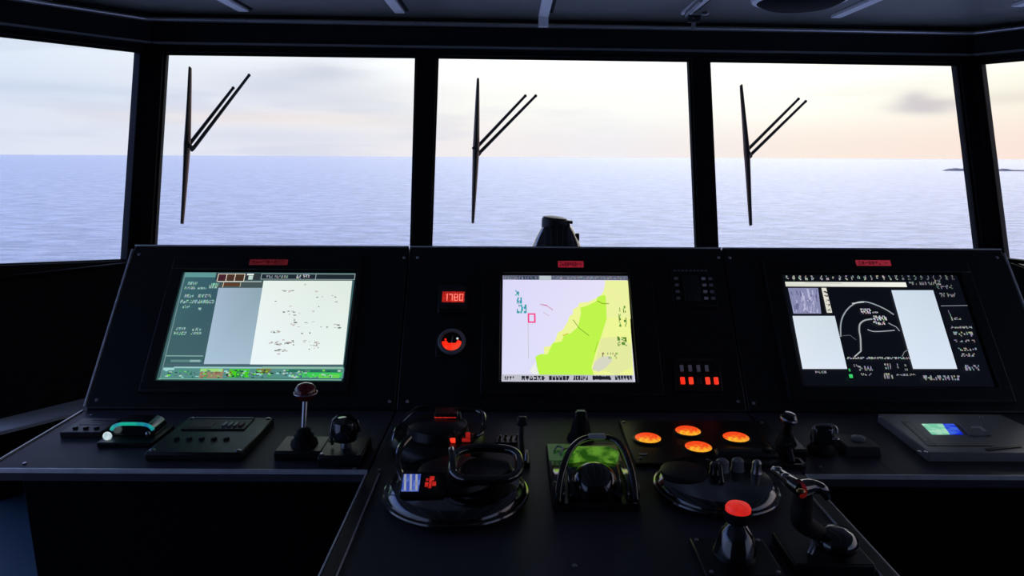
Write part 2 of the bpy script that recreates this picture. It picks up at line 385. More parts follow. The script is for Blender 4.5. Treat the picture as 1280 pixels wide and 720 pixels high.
# raised rims of the projecting desk and its cover seam
for e in (U1 + .004, U2 - .026):
    b = B(); b.m = ic; b.box(e, e + .022, .742, 1.40, DESK, DESK + .004); b.build('desk_rim', M['panel'], cc, bevel=.001)
for e in (U1 + .0265, U2 - .028):
    b = B(); b.m = ic; b.box(e, e + .0014, .742, 1.40, DESK, DESK + .0046); b.build('rim_edge', M['trim'], cc)
b = B(); b.m = ir; q = D(1118, 592); b.box(q.x, q.x + .001, 1.42, 1.76, DESK, DESK + .0006); b.build('desk_seam', M['black'], cr)

# ---------------------------------------------------------------- screens
class Scr:
    """flat coloured picture on a screen: faces with a colour per corner, in screen (u, v), stacked by thin layers"""
    def __init__(s): s.v = []; s.f = []; s.c = []; s.k = 0
    def quad(s, pts, col, cols=None):
        """pts in uv"""
        z = .0004 + s.k * .000012; s.k += 1
        i = len(s.v); s.v += [(p[0], p[1], z) for p in pts]; s.f.append(list(range(i, i + len(pts))))
        s.c.append([s2l(q) for q in (cols or [col] * len(pts))])
    def rect(s, x0, y0, x1, y1, col, cols=None):
        (u0, v0), (u1, v1) = PN(x0, y0), PN(x1, y1); s.quad([(u0, v0), (u1, v0), (u1, v1), (u0, v1)][::-1], col, cols and [cols[3], cols[2], cols[1], cols[0]])
    def poly(s, pts, col): s.quad([PN(*p) for p in pts], col)
    def line(s, pts, w, col):
        q = [Vector(PN(*p)) for p in pts]; w *= .0021
        for a, b in zip(q, q[1:]):
            d = (b - a)
            if d.length < 1e-6: continue
            n = Vector((-d.y, d.x)).normalized() * w / 2; s.quad([a - n, b - n, b + n, a + n], col)
    def frame(s, x0, y0, x1, y1, w, col):
        (u0, v0), (u1, v1) = PN(x0, y0), PN(x1, y1); w *= .0021
        for r in ((u0, v0, u1, v0 - w), (u0, v1 + w, u1, v1), (u0, v0, u0 + w, v1), (u1 - w, v0, u1, v1)):
            s.quad([(r[0], r[1]), (r[2], r[1]), (r[2], r[3]), (r[0], r[3])], col)
    def glyphs(s, x0, y0, x1, y1, n, col, rnd, dens=.6, rows=4, cols_=3):
        """a run of small illegible characters built of cells"""
        (u0, v0), (u1, v1) = PN(x0, y0), PN(x1, y1); cw = (u1 - u0) / n
        for k in range(n):
            for i in range(cols_):
                for j in range(rows):
                    if rnd.random() < dens:
                        a = u0 + k * cw + i * cw * .8 / cols_; b_ = v0 + (v1 - v0) * j / rows
                        s.quad([(a, b_), (a + cw * .8 / cols_, b_), (a + cw * .8 / cols_, b_ + (v1 - v0) / rows), (a, b_ + (v1 - v0) / rows)], [int(c * rnd.uniform(.7, 1)) for c in col])
    def build(s, name, parent, inv, w=0):
        me = bpy.data.meshes.new(name); me.from_pydata(s.v, [], s.f)
        at = me.color_attributes.new('Col', 'FLOAT_COLOR', 'CORNER'); i = 0
        for f, cs in zip(me.polygons, s.c):
            for li, c in zip(f.loop_indices, cs): at.data[li].color = (*c, 1)
        me.materials.append(M['screen']); o = bpy.data.objects.new(name, me); C.objects.link(o); o.parent = parent
        o.matrix_local = inv @ panel_frame(0, 0, w); return o
def slab_frame(b, x0, x1, y0, y1, ix0, ix1, iy0, iy1, z0, z1):
    """rectangular ring (bezel)"""
    b.box(x0, x1, iy1, y1, z0, z1); b.box(x0, x1, y0, iy0, z0, z1); b.box(x0, ix0, iy0, iy1, z0, z1); b.box(ix1, x1, iy0, iy1, z0, z1)
def monitor(label, bx, sx, badge_px, badge_label, bm):
    (u0, v0, u1, v1) = bx; (a0, b0, a1, b1) = sx
    r = thing('console_monitor', label, 'monitor', panel_frame((u0 + u1) / 2, v0, 0), 'monitors set in the console panels'); inv = r.matrix_world.inverted()
    pf = inv @ panel_frame()
    b = B(); b.m = pf; b.box(u0, u1, v0, v1, 0, .004); b.build('back_plate', M['black'], r)
    b = B(); b.m = pf; slab_frame(b, u0, u1, v0, v1, a0 - .006, a1 + .006, b0 - .006, b1 + .006, .004, .016); b.build('bezel', M['black'], r, bevel=.0015)
    b = B(); b.m = pf
    e = .0016
    slab_frame(b, u0 - e, u1 + e, v0 - e, v1 + e, u0, u1, v0, v1, .0, .0135); b.build('bezel_edge', M['dark'], r)
    (c0, d0), (c1, d1) = PN(*badge_px[0]), PN(*badge_px[1])
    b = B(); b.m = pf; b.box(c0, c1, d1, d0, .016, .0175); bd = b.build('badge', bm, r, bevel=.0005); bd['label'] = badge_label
    b = B(); b.m = pf; n = 9; w = (c1 - c0) * .86 / n; rr = random.Random(int(abs(c0) * 1000)); x = c0 + (c1 - c0) * .07; h = d0 - d1
    for i in range(n):
        for j in range(3):
            if rr.random() < .7: b.box(x + i * w, x + i * w + w * .7, d1 + h * (.22 + .2 * j), d1 + h * (.36 + .2 * j), .0175, .0178)
    b.build('badge_lettering', M['dred'], bd)
    return r, inv
BZ = lambda p, q: (*[0] * 0, PN(*p)[0], PN(*q)[1], PN(*q)[0], PN(*p)[1])
# --- left screen
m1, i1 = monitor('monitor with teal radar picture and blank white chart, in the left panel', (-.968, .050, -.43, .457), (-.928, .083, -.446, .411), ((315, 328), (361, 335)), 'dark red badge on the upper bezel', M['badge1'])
S = Scr(); rn = random.Random(3)
S.quad([(-.934, .083), (-.446, .083), (-.446, .411), (-.934, .411)], (60, 95, 100))
S.rect(230.5, 345, 273, 446, 0, [(58, 100, 108), (50, 85, 100), (66, 96, 104), (66, 100, 104)])
S.rect(233, 342, 270, 348, (95, 150, 150)); S.line([(233, 343), (201, 476)], 1.0, (120, 150, 150))
S.rect(272, 343, 444, 352, (45, 55, 60))
for i, c in enumerate([(70, 35, 45), (75, 50, 40), (70, 50, 35)]):
    x = 274 + i * 10.6; S.rect(x, 344, x + 9.5, 352.5, c); S.frame(x, 343.5, x + 10.5, 353.5, .9, (235, 225, 205))
S.rect(272, 353, 328, 361, (70, 85, 85)); S.line([(273, 353.5), (328, 353.5)], 1, (200, 210, 205)); S.line([(281, 354), (279, 361)], .9, (220, 200, 170)); S.line([(302, 354), (301, 360)], .8, (190, 180, 160))
S.rect(281, 355, 300, 359, (95, 60, 40))
S.rect(310, 343.5, 318, 345.5, (230, 240, 235)); S.rect(312, 346, 316.5, 351, (190, 215, 205))
S.rect(328, 344, 443, 351, (30, 40, 48)); S.glyphs(334, 345.5, 361, 349, 9, (150, 165, 170), rn, .6, 2); S.glyphs(372, 345, 377, 349.5, 2, (225, 235, 235), rn, .7); S.glyphs(380, 344.5, 388, 348.5, 3, (210, 220, 225), rn, .6)
S.frame(328, 343.5, 444, 351.5, .9, (150, 170, 170)); S.line([(396, 344), (395, 351)], .9, (150, 170, 170))
S.quad([PN(256, 456.5), PN(313.5, 456.5), PN(329, 361.5), PN(274.3, 361.5)], 0, [(170, 195, 215), (165, 190, 208), (140, 165, 178), (160, 180, 200)])
S.quad([PN(313.5, 457), PN(429.5, 457), PN(441, 352.5), PN(330.5, 352.5)], 0, [(236, 246, 250), (234, 246, 240), (222, 234, 224), (232, 242, 236)])
for cx, cy, sx, sy, n in ((360, 365, 7, 2, 8), (364, 393, 10, 4, 7), (368, 400, 4, 5, 4), (366, 407, 4, 1.5, 4), (345, 415, 8, 3, 8), (342, 430, 14, 5, 14), (362, 430, 9, 3, 10), (352, 439, 12, 3, 11), (395, 432, 8, 7, 9), (422, 410, 4, 3, 4), (418, 370, 3, 3, 2), (380, 375, 45, 16, 10), (385, 415, 45, 25, 16)):
    for _ in range(n):
        x = cx + rn.gauss(0, .5) * sx; y = cy + rn.gauss(0, .5) * sy
        if not (334 < x < 434 and 356 < y < 452): continue
        g = rn.choice([(110, 115, 105), (150, 155, 145), (185, 190, 182), (200, 190, 190)]); S.rect(x, y, x + rn.uniform(1.2, 4), y + rn.uniform(.7, 1.8), g)
for a in ((237, 354, 248, 358, 4), (233, 360, 246, 363.5, 5), (249, 361, 260, 363.5, 3), (264, 356, 274, 362.5, 3), (233, 370, 244, 374, 4), (250, 370, 266, 374, 4), (228, 377, 270, 381.5, 12), (230, 384, 239, 387.5, 3), (250, 387, 254, 390, 1), (223, 411.5, 234, 415, 4), (243, 412, 254, 416, 3), (220, 417, 235, 421, 5), (241, 417.5, 254, 420.5, 4)):
    S.glyphs(*a, (170, 215, 205), rn, .62, 3)
S.rect(210, 446.5, 256, 448, (130, 170, 165)); S.rect(216, 452, 254, 455, (95, 135, 135)); S.rect(240, 452, 252, 455, (140, 175, 175))
S.rect(208, 457.3, 430, 460, (75, 100, 112)); S.rect(207, 461, 430, 475.5, (85, 140, 135)); S.rect(220, 460.5, 330, 463, (150, 195, 195)); S.rect(330, 460.5, 430, 463.5, (140, 185, 165)); S.rect(207, 462, 220, 465, (160, 210, 210))
S.rect(253, 464, 280, 475, (150, 130, 105)); S.rect(253, 463, 280, 467, (150, 215, 120)); S.rect(289, 463.5, 312, 474, (70, 205, 30)); S.rect(298, 466, 304, 474, (40, 140, 60)); S.rect(322, 463, 340, 469, (120, 120, 60)); S.rect(380, 467, 428, 474, (60, 200, 90)); S.rect(400, 470, 425, 475, (100, 210, 80)); S.rect(360, 464, 428, 468, (40, 110, 90))
for _ in range(170):
    x = rn.uniform(208, 424); y = rn.uniform(464.5, 473.5); c = rn.choice([(40, 95, 95), (30, 80, 60), (150, 215, 210), (110, 225, 60), (60, 160, 90), (90, 120, 120), (180, 205, 190)] + ([(130, 80, 70)] * 4 if 250 < x < 290 else [])); S.rect(x, y, x + rn.uniform(1, 4), y + rn.uniform(.8, 2.2), c)
S.line([(201, 475.8), (428, 477.5)], 1.1, (125, 190, 160))
S.build('screen', m1, i1, .006)
# --- middle screen
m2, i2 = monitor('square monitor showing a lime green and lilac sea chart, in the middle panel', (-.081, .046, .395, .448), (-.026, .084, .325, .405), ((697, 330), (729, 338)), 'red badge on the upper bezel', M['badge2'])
S = Scr(); rn = random.Random(5)
S.quad([(-.026, .084), (.325, .084), (.325, .405), (-.026, .405)], 0, [(222, 222, 250), (225, 222, 245), (232, 226, 250), (218, 216, 248)])
S.poly([(757, 352), (784.5, 352), (791.5, 470), (675, 470), (672, 449), (680, 443), (680, 435), (687, 434), (694, 427), (697, 417), (703, 414), (709, 404), (712, 396), (716, 394), (716, 388), (722, 385), (724, 380), (735, 379), (739, 377), (749, 372), (754, 366)], (238, 246, 150))
S.poly([(673, 470), (669, 447), (676, 443.5), (684, 444.5), (688, 436), (691, 430), (702, 428), (705, 419.5), (713, 418), (722, 410), (724, 402), (726, 393), (725, 386), (735, 383), (745, 378), (747, 372), (755, 370), (759, 374), (758, 400), (751, 422), (745, 440), (739, 460), (742, 470)], (190, 245, 75))
S.poly([(756, 352), (784.5, 352), (788, 400), (782, 398), (758, 398)], (236, 242, 160)); S.poly([(751, 424), (772, 422), (789, 432), (790, 460), (770, 470), (757, 465), (741, 465)], (228, 235, 160)); S.poly([(752, 447), (762, 446), (765, 452), (757, 461), (748, 466), (740, 463), (743, 453)], (215, 215, 195))
S.poly([(669, 454), (674, 470), (668, 470), (662, 465)], (235, 238, 235))
for a in ((644, 364, 650, 371, 1), (646, 373, 653, 381, 2), (646, 382, 659, 393, 3)): S.glyphs(*a, (60, 185, 200), rn, .72, 4)
S.frame(659.5, 393, 669.5, 405, 2.1, (245, 70, 140)); S.line([(676, 382), (684, 384), (691, 389)], 1, (205, 130, 160)); S.line([(679, 392), (686, 396)], .8, (200, 170, 190)); S.line([(675, 382), (684, 383)], .8, (195, 120, 150))
S.line([(660, 405), (660.5, 450)], .8, (195, 195, 205)); S.line([(716, 401), (724, 412), (736, 421)], .9, (110, 150, 50)); S.line([(703, 421), (710, 418)], 1, (215, 180, 80)); S.line([(746, 377.5), (753, 381), (761, 381)], 1.3, (140, 170, 40)); S.line([(743, 442), (747, 428)], .7, (150, 200, 50))
S.glyphs(752, 442, 773, 450, 4, (170, 185, 120), rn, .3, 3)
for a in ((772, 386, 777, 410, 1), (778, 384, 784, 410, 1), (771, 422, 776, 434, 1), (776, 423, 785, 434, 1)): S.glyphs(*a, (110, 165, 60), rn, .45, 9)
S.rect(629, 346, 784.5, 352, (95, 100, 120)); S.rect(645, 347, 672, 351.5, (55, 65, 90)); S.rect(674, 346.5, 689, 352, (185, 195, 200)); S.glyphs(630, 347.5, 672, 351, 12, (150, 155, 170), rn, .4, 2); S.glyphs(691, 347.5, 783, 351, 22, (160, 160, 170), rn, .4, 2)
S.rect(627, 469.8, 791.5, 478.5, (190, 190, 200)); S.glyphs(631, 472, 643, 476.5, 4, (40, 40, 60), rn, .5, 2)
for a, c in ((652, 682), (686, 712), (716, 735), (740, 764), (768, 790)): S.glyphs(a, 471.5, c, 477, 6, (35, 40, 55), rn, .75, 3)
S.rect(740, 472.5, 762, 476.5, (30, 30, 40))
S.build('screen', m2, i2, .006)
# --- right screen
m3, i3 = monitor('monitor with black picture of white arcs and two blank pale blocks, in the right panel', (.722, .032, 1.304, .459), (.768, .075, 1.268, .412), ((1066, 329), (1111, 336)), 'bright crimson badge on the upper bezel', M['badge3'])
S = Scr(); rn = random.Random(9)
S.quad([(.768, .075), (1.268, .075), (1.268, .412), (.768, .412)], (9, 12, 20))
for i in range(27):
    x = 981 + i * 7.8 + (3 if i > 4 else 0)
    S.glyphs(x, 346, x + 5.2, 351.5, 1, (190, 195, 190) if i < 18 else (130, 135, 140), rn, .5, 4)
S.rect(980, 354, 1132, 360.5, 0, [(225, 225, 215), (245, 245, 235), (245, 245, 235), (215, 215, 205)]); S.line([(1005, 355), (1050, 356)], .6, (150, 150, 140))
S.glyphs(1134, 354, 1168, 358, 10, (140, 145, 150), rn, .5, 2); S.glyphs(1166, 352, 1175, 358, 2, (170, 170, 170), rn, .6); S.glyphs(1168, 358, 1190, 363, 4, (130, 135, 140), rn, .5); S.glyphs(1172, 368, 1194, 373, 5, (150, 150, 155), rn, .55, 3)
S.quad([PN(990.5, 394), PN(1025, 394), PN(1021, 362), PN(983.5, 362)], (135, 138, 175))
for _ in range(60):
    x = rn.uniform(985, 1021); y = rn.uniform(363, 392); S.line([(x + (y - 362) * .12, y), (x + (y - 362) * .12 + rn.uniform(-1, 2.5), min(393, y + rn.uniform(2, 9)))], rn.uniform(.7, 2.2), rn.choice([(170, 170, 205), (150, 150, 190), (105, 105, 145), (190, 190, 220)]))
S.rect(1006.5, 363, 1012, 377, (180, 182, 215))
S.quad([PN(1032, 393), PN(1038.5, 393), PN(1031, 362), PN(1025, 362)], (225, 222, 210))
for y in (366, 370, 376, 382, 388): S.glyphs(1027 + (y - 362) * .2, y, 1033 + (y - 362) * .2, y + 3, 1, (60, 60, 70), rn, .6)
S.quad([PN(1001.5, 463), PN(1057, 463), PN(1041.5, 397), PN(989, 397)], 0, [(222, 232, 245), (218, 228, 244), (205, 218, 228), (215, 226, 236)])
S.quad([PN(1139, 463), PN(1194, 463), PN(1164, 365), PN(1112, 365)], 0, [(218, 230, 245), (216, 228, 244), (202, 216, 230), (208, 222, 236)])
arc = [(1049, 423), (1049, 408), (1052, 397), (1059, 387), (1069, 380.5), (1080, 379.5), (1092, 383), (1105, 389), (1115, 395.5)]
S.line([tuple(p.xy) for p in smoothpath([(*p, 0) for p in arc], 4)], 1.7, (150, 160, 165))
S.line([(1063, 381.5), (1078, 379.8)], 1.3, (205, 210, 215))
S.line([tuple(p.xy) for p in smoothpath([(*p, 0) for p in [(1074, 441), (1073.5, 425), (1072, 415), (1073, 407), (1079, 402.5), (1088, 401)]], 4)], 2.0, (160, 168, 172))
S.line([(1074, 441), (1066, 448)], 1.6, (170, 175, 180)); S.line([tuple(p.xy) for p in smoothpath([(*p, 0) for p in [(1082, 414), (1090, 416.5), (1105, 416), (1116, 415)]], 4)], 1.3, (160, 165, 172)); S.line([(1108, 406), (1118, 411), (1122, 416)], 1.2, (150, 155, 162)); S.line([(1051, 422), (1060, 421), (1068, 427)], .8, (90, 95, 100)); S.line([(1125, 448), (1128, 442), (1133, 439)], 1.1, (110, 115, 120))
for a in ((1073, 388, 1088, 394.5, 4), (1088, 392, 1096, 394, 3), (1088, 397, 1107, 403, 5), (1089, 404, 1105, 408.5, 3)): S.glyphs(*a, (220, 222, 225), rn, .65)
S.glyphs(1056, 448.5, 1136, 451.5, 24, (190, 195, 200), rn, .6, 2)
for a in ((1064, 458, 1071, 461, 2), (1070, 460, 1089, 466, 5), (1073, 469, 1088, 472, 3), (1102, 457, 1112, 464, 3), (1117, 457, 1121, 463, 1), (1126, 458, 1132, 466, 2), (1100, 469, 1115, 476, 4), (1117, 470, 1142, 472.5, 6), (1150, 472, 1198, 478, 8), (1201, 459, 1222, 466, 5), (1016, 466.5, 1031, 469.5, 4), (1181, 391, 1188, 404, 1), (1188, 400, 1198, 403, 3), (1184, 411, 1212, 414, 6), (1187, 418, 1214, 424, 4), (1188, 428, 1216, 431, 4), (1193, 438, 1222, 442, 4), (1196, 445, 1216, 449, 3)): S.glyphs(*a, (165, 168, 175), rn, .5, 3)
S.line([(1172, 386), (1205, 385.5)], 1, (130, 132, 140)); S.rect(1057, 464, 1060, 467.5, (50, 170, 90)); S.rect(1057.5, 471, 1063, 475.5, (60, 210, 110))
S.build('screen', m3, i3, .006)

# ---------------------------------------------------------------- instruments on the sloping panels
def pthing(name, label, cat, px, py, group=None):
    u, v = PN(px, py); r = thing(name, label, cat, panel_frame(u, v, 0), group); return r
# red digital repeater
r = pthing('digital_readout', 'small square readout with glowing red digits above the round gauge', 'readout', 567, 374)
b = B(); b.box(-.043, .043, -.047, .047, 0, .010); b.build('housing', M['black'], r, bevel=.005)
b = B(); slab_frame(b, -.036, .036, -.036, .038, -.031, .031, -.016, .018, .010, .014); b.build('bezel', M['dark'], r, bevel=.002)
b = B(); b.box(-.031, .031, -.016, .018, .010, .0112); dsp = b.build('display', M['reddim'], r); dsp['label'] = 'dull red lit window'
SEG = {'0': 'abcdef', '1': 'bc', '7': 'abc', '8': 'abcdefg'}
b = B(); x = -.027
for ch in '1780':
    w, h, t = .011, .022, .0026; y = -.011
    R_ = {'a': (0, w, h - t, h), 'd': (0, w, 0, t), 'g': (0, w, h / 2 - t / 2, h / 2 + t / 2), 'b': (w - t, w, h / 2, h), 'c': (w - t, w, 0, h / 2), 'e': (0, t, 0, h / 2), 'f': (0, t, h / 2, h)}
    for s_ in SEG[ch]: q = R_[s_]; b.box(x + q[0], x + q[1], y + q[2], y + q[3], .0112, .0116)
    x += .0145
dg = b.build('digits', emis_mat('bright_red_digits', (1, .10, .07), (1, .25, .2), 1.3, 200), dsp)
b = B(); b.box(-.02, .02, -.033, -.027, .010, .015); b.build('button_bar', M['rubber'], r, bevel=.001)
# round gauge with lit red lower half
r = pthing('round_gauge', 'small round gauge with a grey ring and its lower half glowing red', 'gauge', 565, 429)
b = B(); b.box(-.043, .043, -.043, .043, 0, .006); b.build('back_plate', M['black'], r, bevel=.004)
b = B(); b.lathe([(.037, .006), (.038, .014), (.034, .018), (.029, .017), (.028, .009)]); b.build('ring', M['grey'], r)
b = B(); b.lathe([(.028, .006), (.028, .010), (0, .010)]); b.build('dial', M['rubber'], r)
b = B(); pts = [(.0265 * math.cos(a), .0265 * math.sin(a), .0102) for a in [PI * 1.0 + PI * k / 20 for k in range(21)]] + [(.016, .006, .0102), (.011, -.004, .0102), (-.009, -.004, .0102), (-.014, .003, .0102)]
b.prism(pts, (0, 0, .0006)); q = b.build('lit_scale', M['redlamp'], r, smooth=False); q['label'] = 'glowing red scale'
b = B(); b.prism([(-.0015, -.004, .011), (.0015, -.004, .011), (.003, .021, .011)], (0, 0, .001)); b.build('needle', M['mark'], r, smooth=False)
for x, y in ((-.017, .006), (.015, .009)): 
    b = B(); b.lathe([(.003, .0108), (.003, .0116), (0, .012)], (x, y, 0), seg=10); b.build('pilot_light', M['white'] if x > 0 else M['redlamp'], r)
# keypad module
r = pthing('keypad_module', 'dark keypad with tiny grey keys at the top of the middle console', 'keypad', 866, 360)
b = B(); b.box(-.062, .062, -.062, .062, 0, .008); b.build('housing', M['black'], r, bevel=.003)
b = B(); b.box(-.022, .018, -.048, .035, .008, .0095); b.build('display', M['gloss'], r, bevel=.001)
b = B(); b.box(-.028, -.023, -.045, .035, .008, .011); b.build('display_edge', M['dark'], r)
for x in (-.047, .031, .050):
    for j in range(4):
        b = B(); b.box(x - .0055, x + .0055, .025 - j * .021 - .004, .025 - j * .021 + .004, .008, .012); b.build('key', M['mark' if x > 0 and x < .04 else 'grey'], r, bevel=.001)
b = B()
for k in range(9): b.box(-.05 + k * .011, -.043 + k * .011, .050, .054, .008, .0085)
b.build('marking', M['grey'], r)
# row of red lit pushbuttons
r = pthing('pushbutton_module', 'low module with a row of grey switches over four lit red buttons', 'switch panel', 871, 468)
b = B(); b.box(-.062, .062, -.050, .052, 0, .008); b.build('housing', M['black'], r, bevel=.003)
b = B(); b.box(-.05, .05, .036, .042, .008, .010); b.build('label_strip', M['dark'], r)
for k in range(4):
    b = B(); b.box(-.045 + k * .022, -.036 + k * .022, .004, .022, .008, .013); b.build('switch', M['mark'], r, bevel=.001)
for k in (0, 1, 3, 4):
    b = B(); b.box(-.048 + k * .022, -.036 + k * .022, -.032, -.012, .008, .013); q = b.build('lit_button', M['redlamp'], r, bevel=.002)
b = B(); b.box(-.004, .008, -.032, -.012, .008, .012); b.build('unlit_button', M['dark'], r, bevel=.002)

# ---------------------------------------------------------------- desk equipment, left wing
def dthing(name, label, cat, x, y, group=None): return thing(name, label, cat, T(x, y, DESK), group)
r = dthing('switch_box', 'thin flat grey box at the far left rear corner of the desk', 'switch box', -1.005, 1.635)
b = B(); b.box(-.048, .048, -.046, .046, 0, .014); b.build('housing', M['dark'], r, bevel=.002)
b = B(); b.box(-.018, .04, .034, .038, .014, .0152); b.build('marking', M['grey'], r)
b = B(); b.box(-.03, .03, .002, .004, .014, .0148); b.build('seam', M['grey'], r)
for x in (-.025, .0, .025):
    b = B(); b.lathe([(.006, .014), (.006, .018), (.005, .019), (0, .019)], (x, -.022, 0), seg=14); b.build('button', M['black'], r)
r = dthing('indicator_unit', 'small desk unit with a black hood edged in glowing teal', 'indicator', -.873, 1.588)
b = B(); b.box(-.062, .062, -.055, .058, 0, .012); b.build('base_plate', M['black'], r, bevel=.002)
arch = []
for k in range(17):
    a = PI - PI * k / 16; c_ = math.cos(a); s_ = math.sin(a)
    arch.append((.050 * (abs(c_) ** .55) * (1 if c_ > 0 else -1), .02, .012 + .030 * (abs(s_) ** .7)))
b = B(); b.prism([(x, y - .035, z) for x, y, z in arch], (0, .062, 0)); b.build('hood', M['gloss'], r, bevel=.002)
b = B(); b.tube([(x, y - .036, z) for x, y, z in arch][2:15], .0042, seg=8, up=(0, 1, 0)); q = b.build('lit_edge', M['cyan'], r); q['label'] = 'glowing teal rim of the hood'
b = B(); b.ball((-.047, -.036, .020), .010, (1, .8, 1), 16); q = b.build('lamp', M['white'], r); q['label'] = 'white highlight made as a small glowing ball'  # white highlight beside the hood, put in as a glowing ball
b = B(); b.ball((.044, -.032, .024), .006, (1, .8, 1), 14); b.build('knob', M['steel'], r)
r = dthing('button_panel_box', 'flat black desk box with a faded pink label and corner screws on the left wing', 'control box', -.685, 1.572)
b = B(); b.box(-.105, .105, -.112, .105, 0, .020); b.build('housing', M['black'], r, bevel=.004)
b = B(); b.box(-.085, .062, .018, .092, .020, .0235); pl = b.build('raised_plate', M['dark'], r, bevel=.001)
b = B(); b.box(-.082, .06, .084, .090, .0235, .0255); b.build('top_rail', M['grey'], r)
b = B(); b.box(-.072, -.018, .028, .058, .0235, .0243); b.build('label_plate', M['pink'], pl)
for k in range(4):
    b = B(); b.box(.005 + k * .013, .013 + k * .013, .03, .055, .0235, .028); b.build('key', M['pink' if k == 3 else 'grey'], pl, bevel=.001)
for x, y in ((-.093, -.1), (.093, -.1), (-.093, .094), (.093, .094)): screw(r, x, y, .020, r=.006)
for k in range(5):
    b = B(); b.lathe([(.007, .020), (.007, .024), (.0055, .0255), (0, .0255)], (-.07 + k * .028, -.035, 0), seg=14); b.build('button', M['dark'], r)
# joystick with dark red knob
q0 = D(381, 566); q1 = D(382, 491, .13)
r = dthing('ball_top_joystick', 'joystick with a glossy dark red knob standing in front of the teal radar screen', 'joystick', q0.x, q0.y)
b = B(); b.box(-.055, .05, -.045, .045, 0, .022); b.build('base', M['black'], r, bevel=.004)
b = B(); b.lathe([(.03, .022), (.028, .03), (.02, .036), (.022, .042), (.015, .048), (.016, .054), (.010, .06)]); b.build('boot', M['rubber'], r)
tp = Vector((q1.x - q0.x, q1.y - q0.y, .13))
b = B(); b.tube([(0, 0, .05), tuple(tp)], .006); b.build('stick', M['steel'], r)
b = B(); b.lathe([(.010, -.018), (.020, -.010), (.0245, 0), (.023, .010), (.016, .019), (.007, .0225), (0, .023)], tuple(tp)); b.build('knob', M['dred'], r)
b = B(); b.tube([(.0245 * math.cos(a) + tp.x, .0245 * math.sin(a) + tp.y, tp.z) for a in [2 * PI * k / 28 for k in range(28)]], .002, seg=8, closed=True); q = b.build('knob_ring', M['steel'], r); q['label'] = 'bright ring around the knob'
# throttle grip beside it
q0 = D(433, 572)
r = dthing('throttle_lever', 'short glossy black rounded lever on a low box beside the dark red joystick', 'lever', q0.x, q0.y)
b = B(); b.box(-.05, .045, -.05, .06, 0, .025); b.build('base', M['black'], r, bevel=.004)
b = B(); b.lathe([(.012, .025), (.010, .045)]); b.build('stem', M['steel'], r)
b = B(); b.lathe([(.012, .038), (.024, .042), (.0275, .055), (.028, .070), (.025, .084), (.017, .091), (0, .093)]); b.build('grip', M['gloss'], r)
b = B(); b.tube([(-.030, 0, .030), (-.031, 0, .06), (-.026, 0, .086), (-.012, 0, .0985), (.012, 0, .0985), (.026, 0, .086), (.031, 0, .06)], .0035, seg=8, up=(0, 1, 0)); b.build('trigger_loop', M['gloss'], r)
for x, y in ((-.042, -.042), (.037, -.042)): screw(r, x, y, .025)
b = B(); b.box(-.045, -.028, .03, .045, .025, .028); b.build('mark_plate', M['grey'], r)

# ---------------------------------------------------------------- steering controls, middle desk
def drum(r, R, h, mt='gloss', nm='drum'):
    b = B(); b.lathe([(R * .93, 0), (R, .008), (R, h * .55), (R * .97, h * .8), (R * .90, h), (R * .6, h * 1.05), (0, h * 1.08)], seg=56); return b.build(nm, M[mt], r)
def rloop(cx, cy, cz, rx, ry, n=28, p=.65, tilt=0.0, yaw=0.0):
    pts = []
    for k in range(n):
        a = 2 * PI * k / n; c_, s_ = math.cos(a), math.sin(a)
        x = rx * math.copysign(abs(c_) ** p, c_); y = ry * math.copysign(abs(s_) ** p, s_)
        v = Matrix.Rotation(yaw, 3, 'Z') @ Matrix.Rotation(tilt, 3, 'X') @ Vector((x, y, 0)); pts.append((cx + v.x, cy + v.y, cz + v.z))
    return pts
r = dthing('azimuth_control', 'large round black steering control with striped blue and red keys, nearest the desk front', 'steering control', -.106, 1.292)
drum(r, .136, .040)
b = B(); b.tube([(.136 * math.cos(a), .136 * math.sin(a), .016) for a in [2 * PI * k / 56 for k in range(56)]], .0045, closed=True, seg=8); b.build('rubber_ring', M['gloss'], r)
b = B(); b.lathe([(.078, .038), (.074, .052), (.062, .057), (0, .058)], (.0, .012, 0), seg=44); b.build('turntable', M['black'], r)
b = B(); b.tube(rloop(.058, .000, .074, .064, .058, tilt=.12), .0085, closed=True, seg=12); q = b.build('loop_handle', M['gloss'], r)
b = B(); b.lathe([(.05, .052), (.052, .062), (.046, .068), (0, .070)], (.058, .000, 0), seg=40); b.build('head', M['black'], r)
b = B(); b.tube(smoothpath([(-.095, -.01, .035), (-.112, .02, .055), (-.115, .052, .078), (-.10, .085, .092)]), .0065, seg=10); b.build('side_handle', M['gloss'], r)
b = B(); b.tube(smoothpath([(-.012, .055, .07), (-.010, .02, .095), (-.004, -.02, .085), (0, -.045, .060)]), .006, seg=10); b.build('pointer_arm', M['gloss'], r)
b = B(); b.m = Matrix.Translation((-.052, -.048, .054)) @ Matrix.Rotation(math.radians(24), 4, 'X'); b.box(-.046, .036, -.028, .026, -.014, .006); kb_ = b.build('key_block', M['black'], r, bevel=.003)
blue = emis_mat('blue_lit_stripe', (.05, .10, .55), (.16, .25, .75), .7, 60)
wht = emis_mat('pale_lit_stripe', (.55, .6, .75), (.4, .45, .6), .55, 60)
fr_ = Matrix.Translation((-.052, -.048, .054)) @ Matrix.Rotation(math.radians(24), 4, 'X')
b = B(); b.m = fr_; b.box(-.042, -.010, -.022, .018, .006, .007); k1 = b.build('striped_key', blue, kb_); k1['label'] = 'blue key with white stripes'
b = B(); b.m = fr_
for k in range(3): b.prism([(-.041 + k * .0105, .017, .007), (-.037 + k * .0105, .017, .007), (-.033 + k * .0105, -.021, .007), (-.037 + k * .0105, -.021, .007)], (0, 0, .0006))
b.build('white_stripe', wht, k1, smooth=False)
